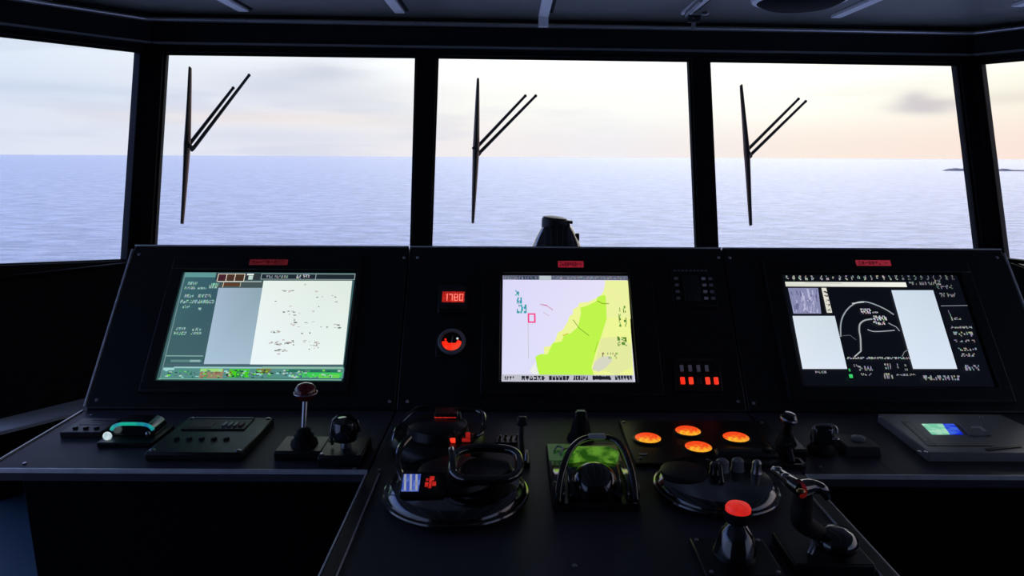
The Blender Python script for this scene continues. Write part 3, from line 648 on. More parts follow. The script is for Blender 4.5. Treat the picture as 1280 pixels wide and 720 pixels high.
b = B(); b.m = fr_; b.box(-.004, .024, -.020, .018, .006, .007); k2 = b.build('red_key', M['dark'], kb_); k2['label'] = 'dark key with a glowing red symbol'
b = B(); b.m = fr_
for q in ((.007, .012, -.015, .012), (0.0, .006, -.012, -.002), (.013, .020, -.010, .000), (.012, .016, .003, .012), (.001, .005, .002, .007)): b.box(*q, .007, .0078)
b.build('red_symbol', M['redsym'], k2, smooth=False)
for x, y in ((-.12, .0), (.12, -.02)): pass
r = dthing('azimuth_control', 'second round black control with a glowing red lamp, behind the large round steering control', 'steering control', -.165, 1.535)
drum(r, .108, .038, 'black')
b = B(); b.lathe([(.07, .038), (.066, .06), (.05, .068), (0, .07)], seg=40); b.build('turntable', M['black'], r)
b = B(); b.tube(smoothpath([(-.095, -.03, .030), (-.088, .0, .055), (-.05, .03, .085), (-.03, .035, .088)]), .005, seg=10); b.build('side_handle', M['gloss'], r)
b = B(); b.tube(rloop(.062, .0, .062, .042, .045, tilt=.35), .006, closed=True, seg=10); b.build('loop_handle', M['gloss'], r)
b = B(); b.box(-.01, .045, .005, .055, .062, .080); hb = b.build('head', M['black'], r, bevel=.004)
b = B(); b.box(-.008, .040, .0044, .0054, .0715, .0738); q = b.build('red_line', M['reddim'], hb); q['label'] = 'thin glowing red line'
b = B(); b.tube(smoothpath([(.046, .015, .055), (.049, .02, .070), (.046, .025, .078)]), .003, seg=8); b.build('clip', M['steel'], hb)
b = B(); b.box(.018, .046, -.058, -.03, .040, .062, .003); lb = b.build('lamp_block', M['black'], r, bevel=.002)
b = B(); b.box(.021, .044, -.0605, -.056, .038, .050); q = b.build('lamp', M['redlamp'], lb, bevel=.002); q['label'] = 'glowing red lamp'
b = B(); slab_frame(b, .058, .082, -.06, -.04, .060, .080, -.058, -.042, .050, .052); b.build('sight_frame', M['brass'], r)
b = B(); b.box(.066, .076, -.060, -.055, .042, .062); b.box(.058, .066, -.060, -.055, .042, .050); q = b.build('red_symbol', emis_mat('faint_red_symbol', (.28, .008, .006), (.45, .015, .01), .8, 300), r, smooth=False)
# toggle lever
q0 = D(653, 578)
r = dthing('toggle_lever', 'slim upright black lever between the round steering controls and the green lit throttle', 'lever', q0.x, q0.y)
b = B(); b.box(-.016, .016, -.03, .045, 0, .012); b.build('base', M['black'], r, bevel=.003)
b = B(); b.tube([(0, .0, .012), (-.002, .01, .05), (-.002, .016, .085)], [.006, .005, .005]); b.build('stick', M['black'], r)
b = B(); b.box(-.013, .011, .008, .026, .078, .098, .002); b.build('grip', M['dark'], r, bevel=.004)
b = B(); b.tube([(.007, -.018, .012), (.008, -.012, .026)], .003, seg=8); b.build('catch', M['steel'], r)
q0 = D(634, 552)
r = dthing('switch_row', 'tiny row of brassy switches on the desk left of the slim upright lever', 'switches', q0.x, q0.y)
b = B(); b.box(-.026, .024, -.02, .02, 0, .006); b.build('base', M['black'], r, bevel=.001)
for k in range(4):
    b = B(); b.lathe([(.004, .006), (.004, .009), (.0025, .010), (.0025, .020), (0, .021)], (-.019 + k * .013, -.004 + .006 * (k % 2), 0), (0.2, -.3, 1), seg=10); b.build('switch', M['brass'] if k in (1, 2) else M['steel'], r)

# throttle with bail handle
r = dthing('throttle_control', 'arched black throttle control with a green lit display, in the middle of the desk', 'throttle', .160, 1.385)
b = B(); b.box(-.083, .083, -.142, .150, 0, .014); b.build('base_plate', M['black'], r, bevel=.008, seg=3)
b = B(); b.box(-.079, -.026, .055, .145, .014, .0155); q = b.build('side_plate', M['gdim'], r); q['label'] = 'plate glowing dim green'
b = B(); b.tube(smoothpath([(-.066, .10, .018), (-.058, .118, .021), (-.047, .108, .020), (-.052, .09, .018), (-.035, .075, .018)]), .0022, seg=8); b.build('marking_ring', M['mark'], r)
prof = [(-.125, .014), (-.120, .03), (-.10, .042), (-.06, .050), (-.02, .052), (.03, .050), (.06, .042), (.075, .03), (.08, .014)]
b = B(); b.prism([(-.052, y, z) for y, z in prof], (.104, 0, 0)); b.build('body', M['gloss'], r, bevel=.010, seg=4)
for sx in (-1, 1):
    x0, x1 = sorted((sx * .058, sx * .080)); b = B()
    b.prism([(x0, y, z) for y, z in [(-.132, .014), (-.128, .034), (-.105, .046), (-.05, .040), (.03, .026), (.05, .014)]], (x1 - x0, 0, 0)); b.build('side_cheek', M['gloss'], r, bevel=.005, seg=3)
b = B(); b.ball((0, -.088, .026), .047, (1, 1, 1.0), 32); b.build('dome', M['gloss'], r)
b = B(); b.m = Matrix.Translation((0, -.026, .062)) @ Matrix.Rotation(math.radians(30), 4, 'X')
b.prism([(-.050, -.018, -.008), (-.058, .006, -.008), (-.038, .020, -.008), (.038, .020, -.008), (.058, .006, -.008), (.050, -.018, -.008), (.02, -.012, -.008), (-.02, -.012, -.008)], (0, 0, .014)); q = b.build('lit_display', M['green'], r, bevel=.004); q['label'] = 'curved display glowing lime green'
tv = Vector((.160, 1.385, DESK))
hp = [D(px, py, h) - tv for px, py, h in ((697, 628, .030), (699, 606, .050), (704, 585, .070), (713, 563, .086), (727, 550, .094), (746, 546.5, .096), (765, 549, .094), (778, 560, .086), (787, 582, .070), (792, 604, .050), (794, 626, .030))]
b = B(); b.tube(smoothpath(hp), .0065, seg=12); b.build('bail_handle', M['gloss'], r)
for sx in (-1, 1):
    b = B(); b.lathe([(.015, -.008), (.017, -.004), (.017, .004), (.013, .008), (0, .009)], (sx * .074, -.115, .030), (sx, 0, 0), seg=22); b.build('pivot', M['black'], r)
    screw(r, sx * .072, -.132, .014, r=.004)
b = B(); gb = D(746, 546, .098) - tv; b.box(gb.x - .018, gb.x + .018, gb.y - .008, gb.y + .008, gb.z - .004, gb.z + .006); b.build('grip_button', M['mark'], r, bevel=.004)
q0 = D(727, 556, 0)
r = dthing('rotary_knob', 'short black rotary knob with a narrow top, just behind the green lit throttle', 'switch', q0.x, q0.y + .03)  # dark rotary knob behind the throttle
b = B(); b.lathe([(.032, 0), (.030, .010), (.024, .020), (.020, .042), (.015, .052)]); b.build('base', M['rubber'], r)
b = B(); b.box(-.016, .016, -.012, .012, .046, .070, .003); b.build('cap', M['black'], r, bevel=.005)
b = B(); b.box(-.009, .009, -.004, .006, .070, .0715); b.build('marking', M['mark'], r)
# illuminated pushbuttons on their plate
r = dthing('button_plate', 'black plate carrying four round orange lit buttons, behind the low round control', 'button plate', .445, 1.590)
b = B(); b.box(-.180, .185, -.150, .105, 0, .010); b.build('plate', M['black'], r, bevel=.003)
for x, y in ((-.17, .09), (.17, .09), (-.165, -.125)): screw(r, x, y, .010, r=.004)
for px, py in ((810, 547), (860, 538), (873, 558), (920, 546)):
    q = D(px, py, .016)
    x, y = q.x - .445, q.y - 1.590
    b = B(); b.lathe([(.0345, .010), (.0345, .014), (.031, .015)], (x, y, 0), seg=32); bz = b.build('button_bezel', M['black'], r)
    b = B(); b.lathe([(.0295, 0), (.0295, .0012), (.026, .0035), (.012, .0042), (0, .0043)], seg=32); o = b.build('button_lens', M['orange'], bz); o.matrix_local = T(x, y, .0145); o['label'] = 'round lens glowing orange and yellow'
b = B(); b.box(-.165, -.147, -.108, -.102, .010, .012); b.build('marking', M['mark'], r)
q0 = D(932, 573)
r = dthing('palm_rest_bar', 'low rounded dark bar in front of the right orange button', 'bar', q0.x, q0.y)
b = B(); b.box(-.068, .068, -.016, .016, 0, .020); b.build('bar', M['dark'], r, bevel=.008, seg=3)
b = B(); b.lathe([(.013, .018), (.013, .022), (.010, .024), (0, .024)], (.045, 0, 0), seg=18); b.build('end_button', M['black'], r)
# round control at right
r = dthing('rotary_control', 'low round black dial control with small shiny knobs, behind the bright red topped joystick', 'rotary control', .402, 1.322)
drum(r, .117, .034)
b = B(); b.tube([(.117 * math.cos(a), .117 * math.sin(a), .014) for a in [2 * PI * k / 52 for k in range(52)]], .0045, closed=True, seg=8); b.build('rubber_ring', M['gloss'], r)
b = B(); b.lathe([(.045, .034), (.045, .040), (.041, .042), (0, .042)], (-.060, .018, 0), seg=32); b.build('disc', M['dark'], r)
for x, y, mm_, rr in ((.0, .012, 'gloss', .010), (.018, .025, 'grey', .013), (.050, .030, 'grey', .012), (.085, .020, 'steel', .009)):
    b = B(); b.lathe([(rr * 1.2, .034), (rr, .044), (rr, .056), (rr * .6, .061), (0, .062)], (x, y, 0), seg=18); b.build('knob', M[mm_], r)
b = B(); b.tube([(.002, -.03, .036), (.006, .0, .055), (-.006, .045, .050)], .005, seg=10); b.build('pointer_arm', M['gloss'], r)
# joysticks at the front right
r = dthing('emergency_joystick', 'bell shaped black joystick with a bright red button top, at the desk front', 'joystick', .364, 1.072)
b = B(); b.box(-.062, .062, -.060, .055, 0, .016); b.build('base_plate', M['black'], r, bevel=.003)
b = B(); b.lathe([(.036, .016), (.036, .020), (.034, .028), (.030, .044), (.024, .060), (.016, .070), (.014, .074)]); b.build('grip', M['gloss'], r)
b = B(); b.lathe([(.014, .072), (.019, .076), (.0205, .080), (.0205, .094)]); b.build('collar', M['black'], r)
b = B(); b.lathe([(.0200, .094), (.0202, .099), (.0175, .1035), (.008, .1055), (0, .106)]); q = b.build('button', M['redtop'], r); q['label'] = 'bright red button'
for x, y in ((-.052, -.050), (.052, -.050), (.052, .045), (-.052, .045)): screw(r, x, y, .016, r=.0035)
r = dthing('pistol_grip_joystick', 'leaning black joystick with a shiny hooked head, rightmost on the projecting desk', 'joystick', .512, 1.090)
b = B(); b.box(-.064, .064, -.052, .052, 0, .020); b.build('base_plate', M['black'], r, bevel=.003)
b = B(); b.lathe([(.034, .020), (.036, .027), (.034, .038), (.025, .048), (.012, .052)], (.022, .002, 0)); b.build('dome', M['gloss'], r)
o0 = Vector((.512, 1.090, DESK))
gp = [Vector((.004, .012, .036)), D(1003, 652, .080) - o0, D(1003, 628, .115) - o0, D(1004, 616, .135) - o0]
b = B(); b.tube(smoothpath(gp), [.013 + .004 * math.sin(k / 18 * PI) for k in range(19)], seg=14); b.build('grip', M['rubber'], r)
hp = [D(1034, 622, .125) - o0, D(1028, 612, .14) - o0, D(1014, 608, .145) - o0, D(1000, 611, .145) - o0]
b = B(); b.tube(smoothpath(hp), [.006 + .0005 * k for k in range(19)], seg=12); b.build('thumb_rest', M['gloss'], r)
hp = [D(1002, 612, .142) - o0, D(990, 604, .142) - o0, D(978, 595, .140) - o0, D(968, 588, .138) - o0]
b = B(); b.tube(smoothpath(hp), [.013 - .0003 * k for k in range(19)], seg=14); b.build('head', M['gloss'], r)
for k, (px, py) in enumerate(((972, 586), (982, 594), (1001, 614))):
    q = D(px, py, .152) - o0; b = B(); b.ball(tuple(q), .0055, (1.3, 1, .7), 12); b.build('thumb_button', M['brass' if k == 2 else 'steel'], r)
b = B(); b.ball(tuple(D(996, 631, .112) - o0), .006, (1, 1, 1.2), 12); b.build('trigger', M['steel'], r)
b = B(); b.tube([(-.028, -.02, .020), (-.022, -.016, .030), (-.006, .01, .046)], .0045, seg=8); b.build('lock_lever', M['steel'], r)
# cluster beyond it
q0 = D(978, 566)
r = dthing('knobbed_joystick', 'upright black joystick with a shiny ribbed knob, right of the orange buttons', 'joystick', q0.x, q0.y)
b = B(); b.box(-.032, .045, -.03, .05, 0, .020); b.build('base', M['black'], r, bevel=.004)
b = B(); b.lathe([(.024, .020), (.018, .032), (.012, .045)], (.008, .006, 0)); b.build('boot', M['rubber'], r)
tp = D(986, 524, .095) - Vector((q0.x, q0.y, DESK))
b = B(); b.tube([(.008, .006, .04), tuple(tp)], [.009, .008]); b.build('stick', M['black'], r)
b = B(); b.lathe([(.009, -.012), (.016, -.007), (.017, .006), (.012, .013), (0, .015)], tuple(tp), (.2, -.1, 1), seg=20); b.build('knob', M['gloss'], r)
b = B(); b.lathe([(.0175, -.003), (.0185, 0), (.0175, .003)], tuple(tp), (.2, -.1, 1), seg=20); b.build('knob_ring', M['steel'], r)
q0 = D(1026, 566)
r = dthing('square_grip_joystick', 'squat joystick with a squared shiny black grip, beside the small desk box', 'joystick', q0.x, q0.y)
b = B(); b.lathe([(.028, 0), (.030, .01), (.022, .02), (.014, .026)]); b.build('base', M['rubber'], r)
b = B(); b.box(-.024, .024, -.016, .016, .022, .066, .003); b.build('grip', M['gloss'], r, bevel=.008, seg=3)
b = B(); b.tube(smoothpath([(-.026, -.010, .03), (-.026, -.010, .06), (-.018, -.008, .0685), (.016, -.008, .0685), (.026, -.010, .060), (.026, -.012, .052)]), .0028, seg=8); b.build('edge_strip', M['steel'], r)
b = B(); b.ball((.022, -.018, .040), .006, (1.4, .8, .8), 12); b.build('trigger', M['steel'], r)
# lever between (black, leaning)
q0 = D(1000, 585)
r = dthing('tilt_switch', 'small dark tilted switch at the corner between the projecting desk and right wing', 'switch', q0.x - .012, q0.y + .01)
b = B(); b.box(-.02, .02, -.018, .018, 0, .010); b.build('base', M['black'], r, bevel=.003)
b = B(); b.tube([(0, 0, .01), (-.006, .008, .035), (-.008, .010, .045)], [.005, .006, .008]); b.build('stick', M['dark'], r)
q0 = D(1068, 566)
r = dthing('desk_push_box', 'small flat desk box with one round button, left of the lit display pad', 'control box', .778, 1.538)
b = B(); b.box(-.040, .040, -.042, .042, 0, .024, .003); b.build('housing', M['dark'], r, bevel=.003)
b = B(); b.lathe([(.015, .024), (.015, .029), (.012, .031), (0, .031)], (.008, .006, 0), seg=24); b.build('button', M['grey'], r)
# flat pad at right
r = dthing('display_pad', 'wide flat grey desk pad with a small green and blue lit display', 'control pad', 1.073, 1.645)
b = B(); b.prism([(-.166, -.170, 0), (.175, -.170, 0), (.150, .072, 0), (-.156, .072, 0)], (0, 0, .022)); b.build('housing', mat('pad_plastic', (.26, .25, .245), .42), r, bevel=.003)
pxl = lambda px, py: D(px, py, .0225) - Vector((1.073, 1.645, DESK))
def padquad(pts, h, name, m_, par, bev=0, z=.022):
    b = B(); b.prism([(p.x, p.y, z) for p in [pxl(*q) for q in pts]], (0, 0, h)); return b.build(name, m_, par, bevel=bev, smooth=False)
padquad([(1127, 527), (1136, 527), (1171, 557), (1160, 557)], .0012, 'slot', M['black'], r)
padquad([(1133, 530), (1135, 530), (1160, 552), (1157, 552)], .0018, 'slot_edge', M['grey'], r)
g1 = padquad([(1152, 530), (1178, 530), (1187, 543), (1165, 543)], .0012, 'green_display', emis_mat('pale_green_display', (.18, .65, .42), (.45, .85, .60), .8, 60), r); g1['label'] = 'display half glowing pale green'
g2 = padquad([(1178, 530), (1192, 530), (1204, 543), (1187, 543)], .0012, 'blue_display', emis_mat('blue_display', (.0, .02, .75), (.05, .15, .85), .8, 60), r); g2['label'] = 'display half glowing blue'
g3 = padquad([(1199, 531), (1228, 531), (1239, 545), (1212, 545)], .004, 'key_block', M['grey'], r, .001)
padquad([(1214, 535), (1226, 535), (1233, 541), (1229, 541), (1224, 537), (1214, 537)], .0008, 'marking', M['trim'], g3, 0, .0262)
padquad([(1163, 556.5), (1240, 557), (1241, 558), (1164, 557.5)], .0006, 'seam', M['black'], r)
padquad([(1231, 561), (1275, 557), (1277, 559), (1236, 563.5), (1233, 563)], .002, 'handle', M['black'], r)
for px, py in ((1099, 521.5), (1226, 521.5), (1149, 565), (1157, 565.5)):
    q = pxl(px, py); screw(r, q.x + (.004 if px == 1099 else 0), q.y, .022, r=.0045)

# ---------------------------------------------------------------- behind the console
q0 = Vector((.225, 2.95, 0))
hz = on_plane(696, 290, Vector((0, 2.95, 0)), Vector((0, 1, 0)))
r = thing('bearing_repeater', 'dark domed bearing instrument with a cap, rising behind the middle console', 'compass stand', T(hz.x, 2.95, 0))
ztop = on_plane(692, 271, Vector((0, 2.95, 0)), Vector((0, 1, 0))).z; zb = on_plane(692, 308, Vector((0, 2.95, 0)), Vector((0, 1, 0))).z
h_ = ztop - zb
b = B(); b.lathe([(.14, 0), (.14, .02), (.06, .06), (.05, zb - .22)]); b.build('pedestal', M['black'], r)
b = B(); b.lathe([(.05, zb - .22), (.12, zb - .19), (.135, zb - .10), (.122, zb - .04), (.101, zb), (.086, zb + h_ * .3), (.070, zb + h_ * .55), (.058, zb + h_ * .72), (.050, zb + h_ * .78), (0, zb + h_ * .8)], seg=36); b.build('dome', M['gloss'], r)
b = B(); b.m = Matrix.Translation((-.010, 0, zb + h_ * .80)) @ Matrix.Rotation(math.radians(6), 4, 'Y')
b.lathe([(.050, -.03), (.053, .0), (.053, .014), (.047, .022), (.03, .026), (0, .027)], seg=28); b.box(.02, .072, -.02, .02, .004, .016); b.build('cap', M['dark'], r)
b = B(); b.box(.078, .092, -.012, .012, zb + .02, zb + h_ * .45); b.build('side_catch', M['black'], r, bevel=.003)

# ---------------------------------------------------------------- window wipers (outside the glass)
def wiper(label, top, mid, bot, piv, a1, a2):
    OFF = .055
    f = lambda p: FP(p[0], p[1], OFF)
    o0 = f(piv); r = thing('window_wiper', label, 'wiper', Matrix.Translation(o0), 'window wipers outside the front panes'); inv = r.matrix_world.inverted()
    b = B(); b.m = inv; pts = smoothpath([f(top), f(mid), f(bot)], 8); n = len(pts)
    b.tube(pts, [.007 + .012 * (1 - abs(2 * k / (n - 1) - 1)) for k in range(n)], seg=8, flat=.6, up=tuple(nF)); b.build('blade', M['wiper'], r)
    b = B(); b.m = inv; b.tube([p - nF * -.012 for p in pts], [.006 + .004 * (1 - abs(2 * k / (n - 1) - 1)) for k in range(n)], seg=6, up=tuple(nF)); b.build('rubber_edge', M['wiperb'], r)
    for a, (dx, dy) in ((a1, (-1, -3)), (a2, (4, 2))):
        b = B(); b.m = inv; st_ = f((piv[0] + dx, piv[1] + dy)) - nF * .02; en = f(a) - nF * .02
        b.tube([st_, en], [.010, .0075], seg=8); arm = b.build('arm', M['wiperb'], r)
        b = B(); b.m = inv; b.ball(tuple(en), .009, (1, 1, 1), 12); b.build('arm_end', M['wiperb'], arm)
    b = B(); b.m = inv; b.tube([f((piv[0] - 1, piv[1] - 5)), f((piv[0] + 1, piv[1])), f((piv[0] + 5, piv[1] + 2)) - nF * .02], .016, seg=10); b.build('pivot', M['wiperb'], r)
    return r
wiper('window wiper with V shaped double arm outside the left front pane', (238, 85), (234, 180), (228, 280), (235, 183), (290, 108), (310, 92))
wiper('window wiper with double arm outside the centre front pane', (597.5, 99), (595, 187), (591, 279), (594, 189), (657, 118), (670, 118))
wiper('window wiper with double arm outside the right front pane', (926, 107), (933.5, 190), (938, 282), (934, 192), (1000, 122), (1009, 125))

# ---------------------------------------------------------------- ceiling fittings
q = Zp(979, 13, CEIL - .03)
r = thing('ceiling_fitting', 'round black ceiling fitting with a pale rim at the top edge', 'ceiling fitting', T(q.x, q.y - .215, CEIL))
b = B(); b.lathe([(.205, 0), (.222, -.010), (.214, -.028), (.190, -.036)][::-1], seg=48); b.build('rim', M['strip'], r)
b = B(); b.lathe([(.190, -.005), (.195, -.034), (.15, -.055), (0, -.065)][::-1], seg=48); b.build('dome', M['body'], r)
q1 = Zp(876, 0, CEIL - .02); q2 = Zp(866, 20, CEIL - .03); q3 = Zp(866, 33, CEIL - .07)
r = thing('cable_clamp', 'crumpled grey cable and clamp hanging where the ceiling meets the header', 'cable', Matrix.Translation(q2)); inv = r.matrix_world.inverted()
q3 = Vector((q2.x, q2.y - .01, q2.z - .07))
b = B(); b.m = inv; b.tube(smoothpath([q1, (q1 + q2) / 2 + Vector((-.02, 0, .003)), q2 + Vector((-.04, -.03, 0)), q2 + Vector((0, -.02, -.02)), q3]), .011, seg=8); b.build('cable', M['grey'], r)
b = B(); b.m = inv; b.box(q2.x - .03, q2.x + .035, q2.y - .03, q2.y - .005, q2.z - .035, q2.z + .0); b.build('clamp', M['dark'], r, bevel=.004)
b = B(); b.m = inv; b.ball(tuple(q2 + Vector((.055, -.03, .008))), .014, (1.4, 1, .8), 12); b.build('bolt', M['steel'], r)

# ---------------------------------------------------------------- sea and what stands in it
SEA = -10.5
b = B(); b.box(-30000, 30000, -300, 45000, SEA - 40, SEA); sea = b.build('sea', M['rock'], smooth=False); sea.data.materials.clear()
tag(sea, 'calm open sea with small ripples reaching the horizon', 'sea'); sea['kind'] = 'stuff'
m, nt, bs = new_mat('sea_water'); sea.data.materials.append(m)
g = nt.nodes.new('ShaderNodeNewGeometry'); mp = nt.nodes.new('ShaderNodeMapping'); nt.links.new(g.outputs['Position'], mp.inputs[0]); mp.inputs['Scale'].default_value = (.55, 1.0, 1)
n1 = nt.nodes.new('ShaderNodeTexNoise'); n1.inputs['Scale'].default_value = .30; n1.inputs['Detail'].default_value = 8; n1.inputs['Roughness'].default_value = .62
nt.links.new(mp.outputs[0], n1.inputs['Vector'])
n3 = nt.nodes.new('ShaderNodeTexNoise'); n3.inputs['Scale'].default_value = .012; n3.inputs['Detail'].default_value = 4; nt.links.new(mp.outputs[0], n3.inputs['Vector'])
bp = nt.nodes.new('ShaderNodeBump'); bp.inputs['Strength'].default_value = .9; bp.inputs['Distance'].default_value = 1.6; nt.links.new(n1.outputs['Fac'], bp.inputs['Height']); nt.links.new(bp.outputs[0], bs.inputs['Normal'])
mx = nt.nodes.new('ShaderNodeMix'); mx.data_type = 'RGBA'; mx.inputs['A'].default_value = (.44, .51, .76, 1); mx.inputs["B"].default_value = (.52, .58, .80, 1); nt.links.new(n3.outputs['Fac'], mx.inputs['Factor']); mr_ = nt.nodes.new('ShaderNodeMapRange'); mr_.inputs['From Min'].default_value = .38; mr_.inputs['From Max'].default_value = .62; nt.links.new(n1.outputs['Fac'], mr_.inputs['Value'])
mx2 = nt.nodes.new('ShaderNodeMix'); mx2.data_type = 'RGBA'; mx2.inputs['A'].default_value = (.27, .33, .50, 1); nt.links.new(mx.outputs['Result'], mx2.inputs['B']); nt.links.new(mr_.outputs[0], mx2.inputs['Factor'])
nt.links.new(mx2.outputs['Result'], bs.inputs['Base Color'])
bs.inputs['Roughness'].default_value = .22; bs.inputs['Specular IOR Level'].default_value = .33; bs.inputs['IOR'].default_value = 1.333
# breakwater far away on the right
def sea_pt(px, py): return Zp(px, py, SEA)
a0 = sea_pt(1181, 213.5); a1 = sea_pt(1300, 214)
r = thing('breakwater', 'low dark breakwater lying on the sea at the far right below the horizon', 'breakwater', Matrix.Translation(a0)); inv = r.matrix_world.inverted()
b = B(); b.m = inv; N = 60; W = 9; rr = random.Random(4); rows = []
sc = (a0 - EYE).length / F
prof = lambda t: (2.6 if t < .18 else 1.4) + (5.5 * math.exp(-((t - .23) / .022) ** 2)) + 1.1 * math.exp(-((t - .62) / .05) ** 2) - (1.2 * (t > .75) * (t - .75) * 2)
for i in range(N + 1):
    t = i / N; c = a0.lerp(a1, t); h = max(.5, prof(t)) * sc * rr.uniform(.85, 1.15) * min(1, t * 18 + .2)
    rows.append([b._v((c.x, c.y - W, SEA - .5)), b._v((c.x, c.y - W * .4, SEA + h * .8)), b._v((c.x, c.y, SEA + h)), b._v((c.x, c.y + W * .4, SEA + h * .8)), b._v((c.x, c.y + W, SEA - .5))])
for p, q in zip(rows, rows[1:]):
    for k in range(4): b.bm.faces.new([p[k], q[k], q[k + 1], p[k + 1]])
b.bm.faces.new(rows[0][::-1]); b.bm.faces.new(rows[-1])
b.build('rock_mound', M['rock'], r, smooth=False)

# ---------------------------------------------------------------- sky
w = bpy.data.worlds.new('dusk_sky'); bpy.context.scene.world = w; w.use_nodes = True; nt = w.node_tree; nt.nodes.clear()
L = nt.links.new
def N_(t, **k):
    n = nt.nodes.new(t)
    for a, v in k.items(): setattr(n, a, v)
    return n
def mth(op, a, b_=None, c_=None, clamp=False):
    n = N_('ShaderNodeMath', operation=op); n.use_clamp = clamp
    for i, v in enumerate((a, b_, c_)):
        if v is None: continue
        if isinstance(v, (int, float)): n.inputs[i].default_value = v
        else: L(v, n.inputs[i])
    return n.outputs[0]
tc = N_('ShaderNodeTexCoord'); sp = N_('ShaderNodeSeparateXYZ'); L(tc.outputs['Generated'], sp.inputs[0])
az = mth('ARCTAN2', sp.outputs['X'], sp.outputs['Y']); el = mth('ARCSINE', sp.outputs['Z'])
def px_az(px): return math.atan2((px - 640) / F, 1.0)
AZ0, AZ1 = -1.2, 1.2
def ramp(stops, scale=1.0):
    n = N_('ShaderNodeValToRGB'); cr_ = n.color_ramp
    f = mth('MULTIPLY_ADD', az, 1 / (AZ1 - AZ0), -AZ0 / (AZ1 - AZ0), True); L(f, n.inputs[0])
    st = [((px_az(p) - AZ0) / (AZ1 - AZ0) if p > -5000 else 0, tuple(v * k for v in s2l(c)), ) for p, c, k in stops]
    while len(cr_.elements) < len(st): cr_.elements.new(.5)
    for e, (pos, c) in zip(cr_.elements, sorted(st)): e.position = pos; e.color = (*c, 1)
    return n.outputs[0]
R0 = ramp([(-900, (150, 165, 215), 1.5), (0, (226, 230, 245), 1.04), (340, (232, 232, 243), 1.04), (600, (245, 237, 237), 1.05), (760, (243, 238, 242), 1.05), (1000, (252, 236, 225), 1.05), (1250, (254, 230, 219), 1.05), (2300, (200, 175, 170), 1.2)])
R1 = ramp([(-900, (140, 160, 215), 1.6), (0, (218, 227, 246), 1.04), (350, (236, 236, 244), 1.05), (600, (251, 249, 244), 1.07), (800, (253, 252, 246), 1.1), (1000, (254, 251, 240), 1.15), (1280, (252, 246, 230), 1.05), (2300, (200, 180, 180), 1.2)])
R2 = ramp([(-900, (150, 175, 225), 1.7), (0, (226, 236, 249), 1.08), (350, (243, 246, 252), 1.08), (600, (253, 254, 254), 1.25), (800, (255, 255, 253), 1.4), (1100, (255, 255, 247), 1.4), (1280, (254, 253, 242), 1.3), (2300, (200, 190, 200), 1.2)])
R3 = ramp([(-900, (110, 140, 225), 2.2), (0, (155, 176, 240), 1.85), (400, (200, 210, 242), 2.3), (700, (240, 240, 244), 3.0), (1000, (250, 247, 240), 3.5), (1280, (250, 245, 238), 3.5), (2300, (180, 180, 195), 1.2)])
def mixc(f, a, b_):
    n = N_('ShaderNodeMix', data_type='RGBA'); L(f, n.inputs['Factor'])
    for v, s_ in ((a, 'A'), (b_, 'B')):
        if isinstance(v, tuple): n.inputs[s_].default_value = (*v, 1)
        else: L(v, n.inputs[s_])
    return n.outputs['Result']
def sstep(v, a, b_):
    n = N_('ShaderNodeMapRange', interpolation_type='SMOOTHSTEP'); L(v, n.inputs[0]); n.inputs[1].default_value = a; n.inputs[2].default_value = b_; return n.outputs[0]
col = mixc(sstep(el, .012, .075), R0, R1); col = mixc(sstep(el, .075, .145), col, R2); col = mixc(sstep(el, .15, .30), col, R3)
# streaky cloud layer
cv = N_('ShaderNodeCombineXYZ'); L(mth('MULTIPLY', az, 3.2), cv.inputs[0]); L(mth('MULTIPLY', el, 22), cv.inputs[1]); cv.inputs[2].default_value = 3.1
nz = N_('ShaderNodeTexNoise'); nz.inputs['Scale'].default_value = 1.4; nz.inputs['Detail'].default_value = 7; nz.inputs['Roughness'].default_value = .55; L(cv.outputs[0], nz.inputs['Vector'])
def blob(a, e, sa, se, amt, warp=.02):
    wz = mth('SUBTRACT', nz.outputs['Fac'], .5)
    x = mth('DIVIDE', mth('ADD', mth('SUBTRACT', az, a), mth('MULTIPLY', wz, warp * 4)), sa); y = mth('DIVIDE', mth('ADD', mth('SUBTRACT', el, e), mth('MULTIPLY', wz, warp)), se)
    g_ = mth('EXPONENT', mth('MULTIPLY', mth('ADD', mth('MULTIPLY', x, x), mth('MULTIPLY', y, y)), -1.0)); return mth('MULTIPLY', g_, amt, None, True)
def dirof(px, py):
    v = ray(px, py).normalized(); return math.atan2(v.x, v.y), math.asin(v.z)
def sky_blob(col, px, py, wx, wy, c, amt, warp=.03):
    a, e = dirof(px, py); return mixc(blob(a, e, wx / F, wy / F, amt, warp), col, tuple(s2l(c)))
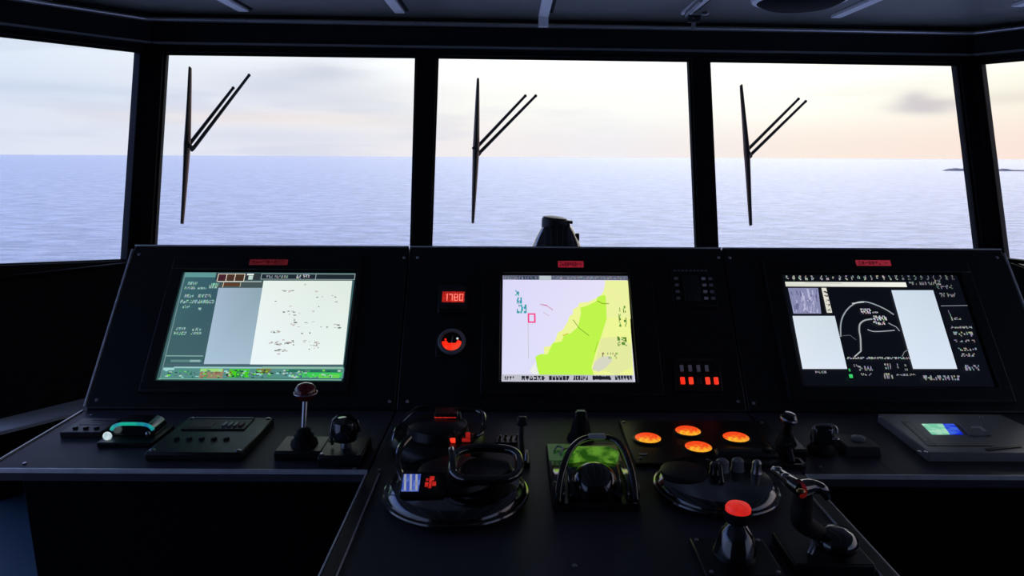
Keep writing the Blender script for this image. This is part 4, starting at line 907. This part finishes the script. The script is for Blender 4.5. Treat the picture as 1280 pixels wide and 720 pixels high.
stk = mth('MULTIPLY', sstep(nz.outputs['Fac'], .48, .66), .32)
col = mixc(mth('MULTIPLY', stk, sstep(az, .35, -.35)), col, s2l((196, 204, 228)))
col = mixc(mth('MULTIPLY', sstep(nz.outputs['Fac'], .56, .70), mth('MULTIPLY', sstep(az, -.1, .3), .22)), col, s2l((238, 226, 224)))
col = sky_blob(col, 400, 92, 45, 14, (206, 211, 226), .75); col = sky_blob(col, 335, 108, 60, 16, (205, 212, 232), .6); col = sky_blob(col, 430, 125, 70, 12, (214, 217, 230), .55)
col = sky_blob(col, 345, 148, 170, 9, (251, 235, 228), .6, .01); col = sky_blob(col, 330, 172, 130, 9, (220, 224, 240), .6, .01)
for a in ((1150, 121, 14, 8), (1146, 131, 26, 8), (1180, 128, 24, 5), (1162, 137, 26, 6)): col = sky_blob(col, *a, (208, 199, 206), .62, .008)
col = sky_blob(col, 1262, 122, 40, 7, (228, 214, 204), .45, .01); col = sky_blob(col, 60, 110, 110, 7, (200, 214, 235), .5, .01)
# the sky behind the ship is darker
back = sstep(sp.outputs['Y'], .0, -.5); col = mixc(mth('MULTIPLY', back, .85), col, (.25, .33, .60))
up = sstep(el, .5, 1.3); col = mixc(mth('MULTIPLY', up, .6), col, (1.0, 1.1, 1.4))
bg = N_('ShaderNodeBackground'); L(col, bg.inputs[0]); bg.inputs[1].default_value = 1.0
out = N_('ShaderNodeOutputWorld'); L(bg.outputs[0], out.inputs[0])

# ---------------------------------------------------------------- camera and view
cam = bpy.data.cameras.new('camera'); co = bpy.data.objects.new('camera', cam); C.objects.link(co)
cam.sensor_fit = 'HORIZONTAL'; cam.sensor_width = 36; cam.lens = F / 1280 * 36; cam.clip_start = .05; cam.clip_end = 100000
mm = Matrix((CR, CUP, -CW)).transposed().to_4x4(); mm.translation = EYE; co.matrix_world = mm
sc_ = bpy.context.scene; sc_.camera = co
sc_.view_settings.view_transform = 'Standard'; sc_.view_settings.look = 'None'; sc_.view_settings.gamma = 1; sc_.view_settings.use_curve_mapping = False; sc_.view_settings.exposure = 0
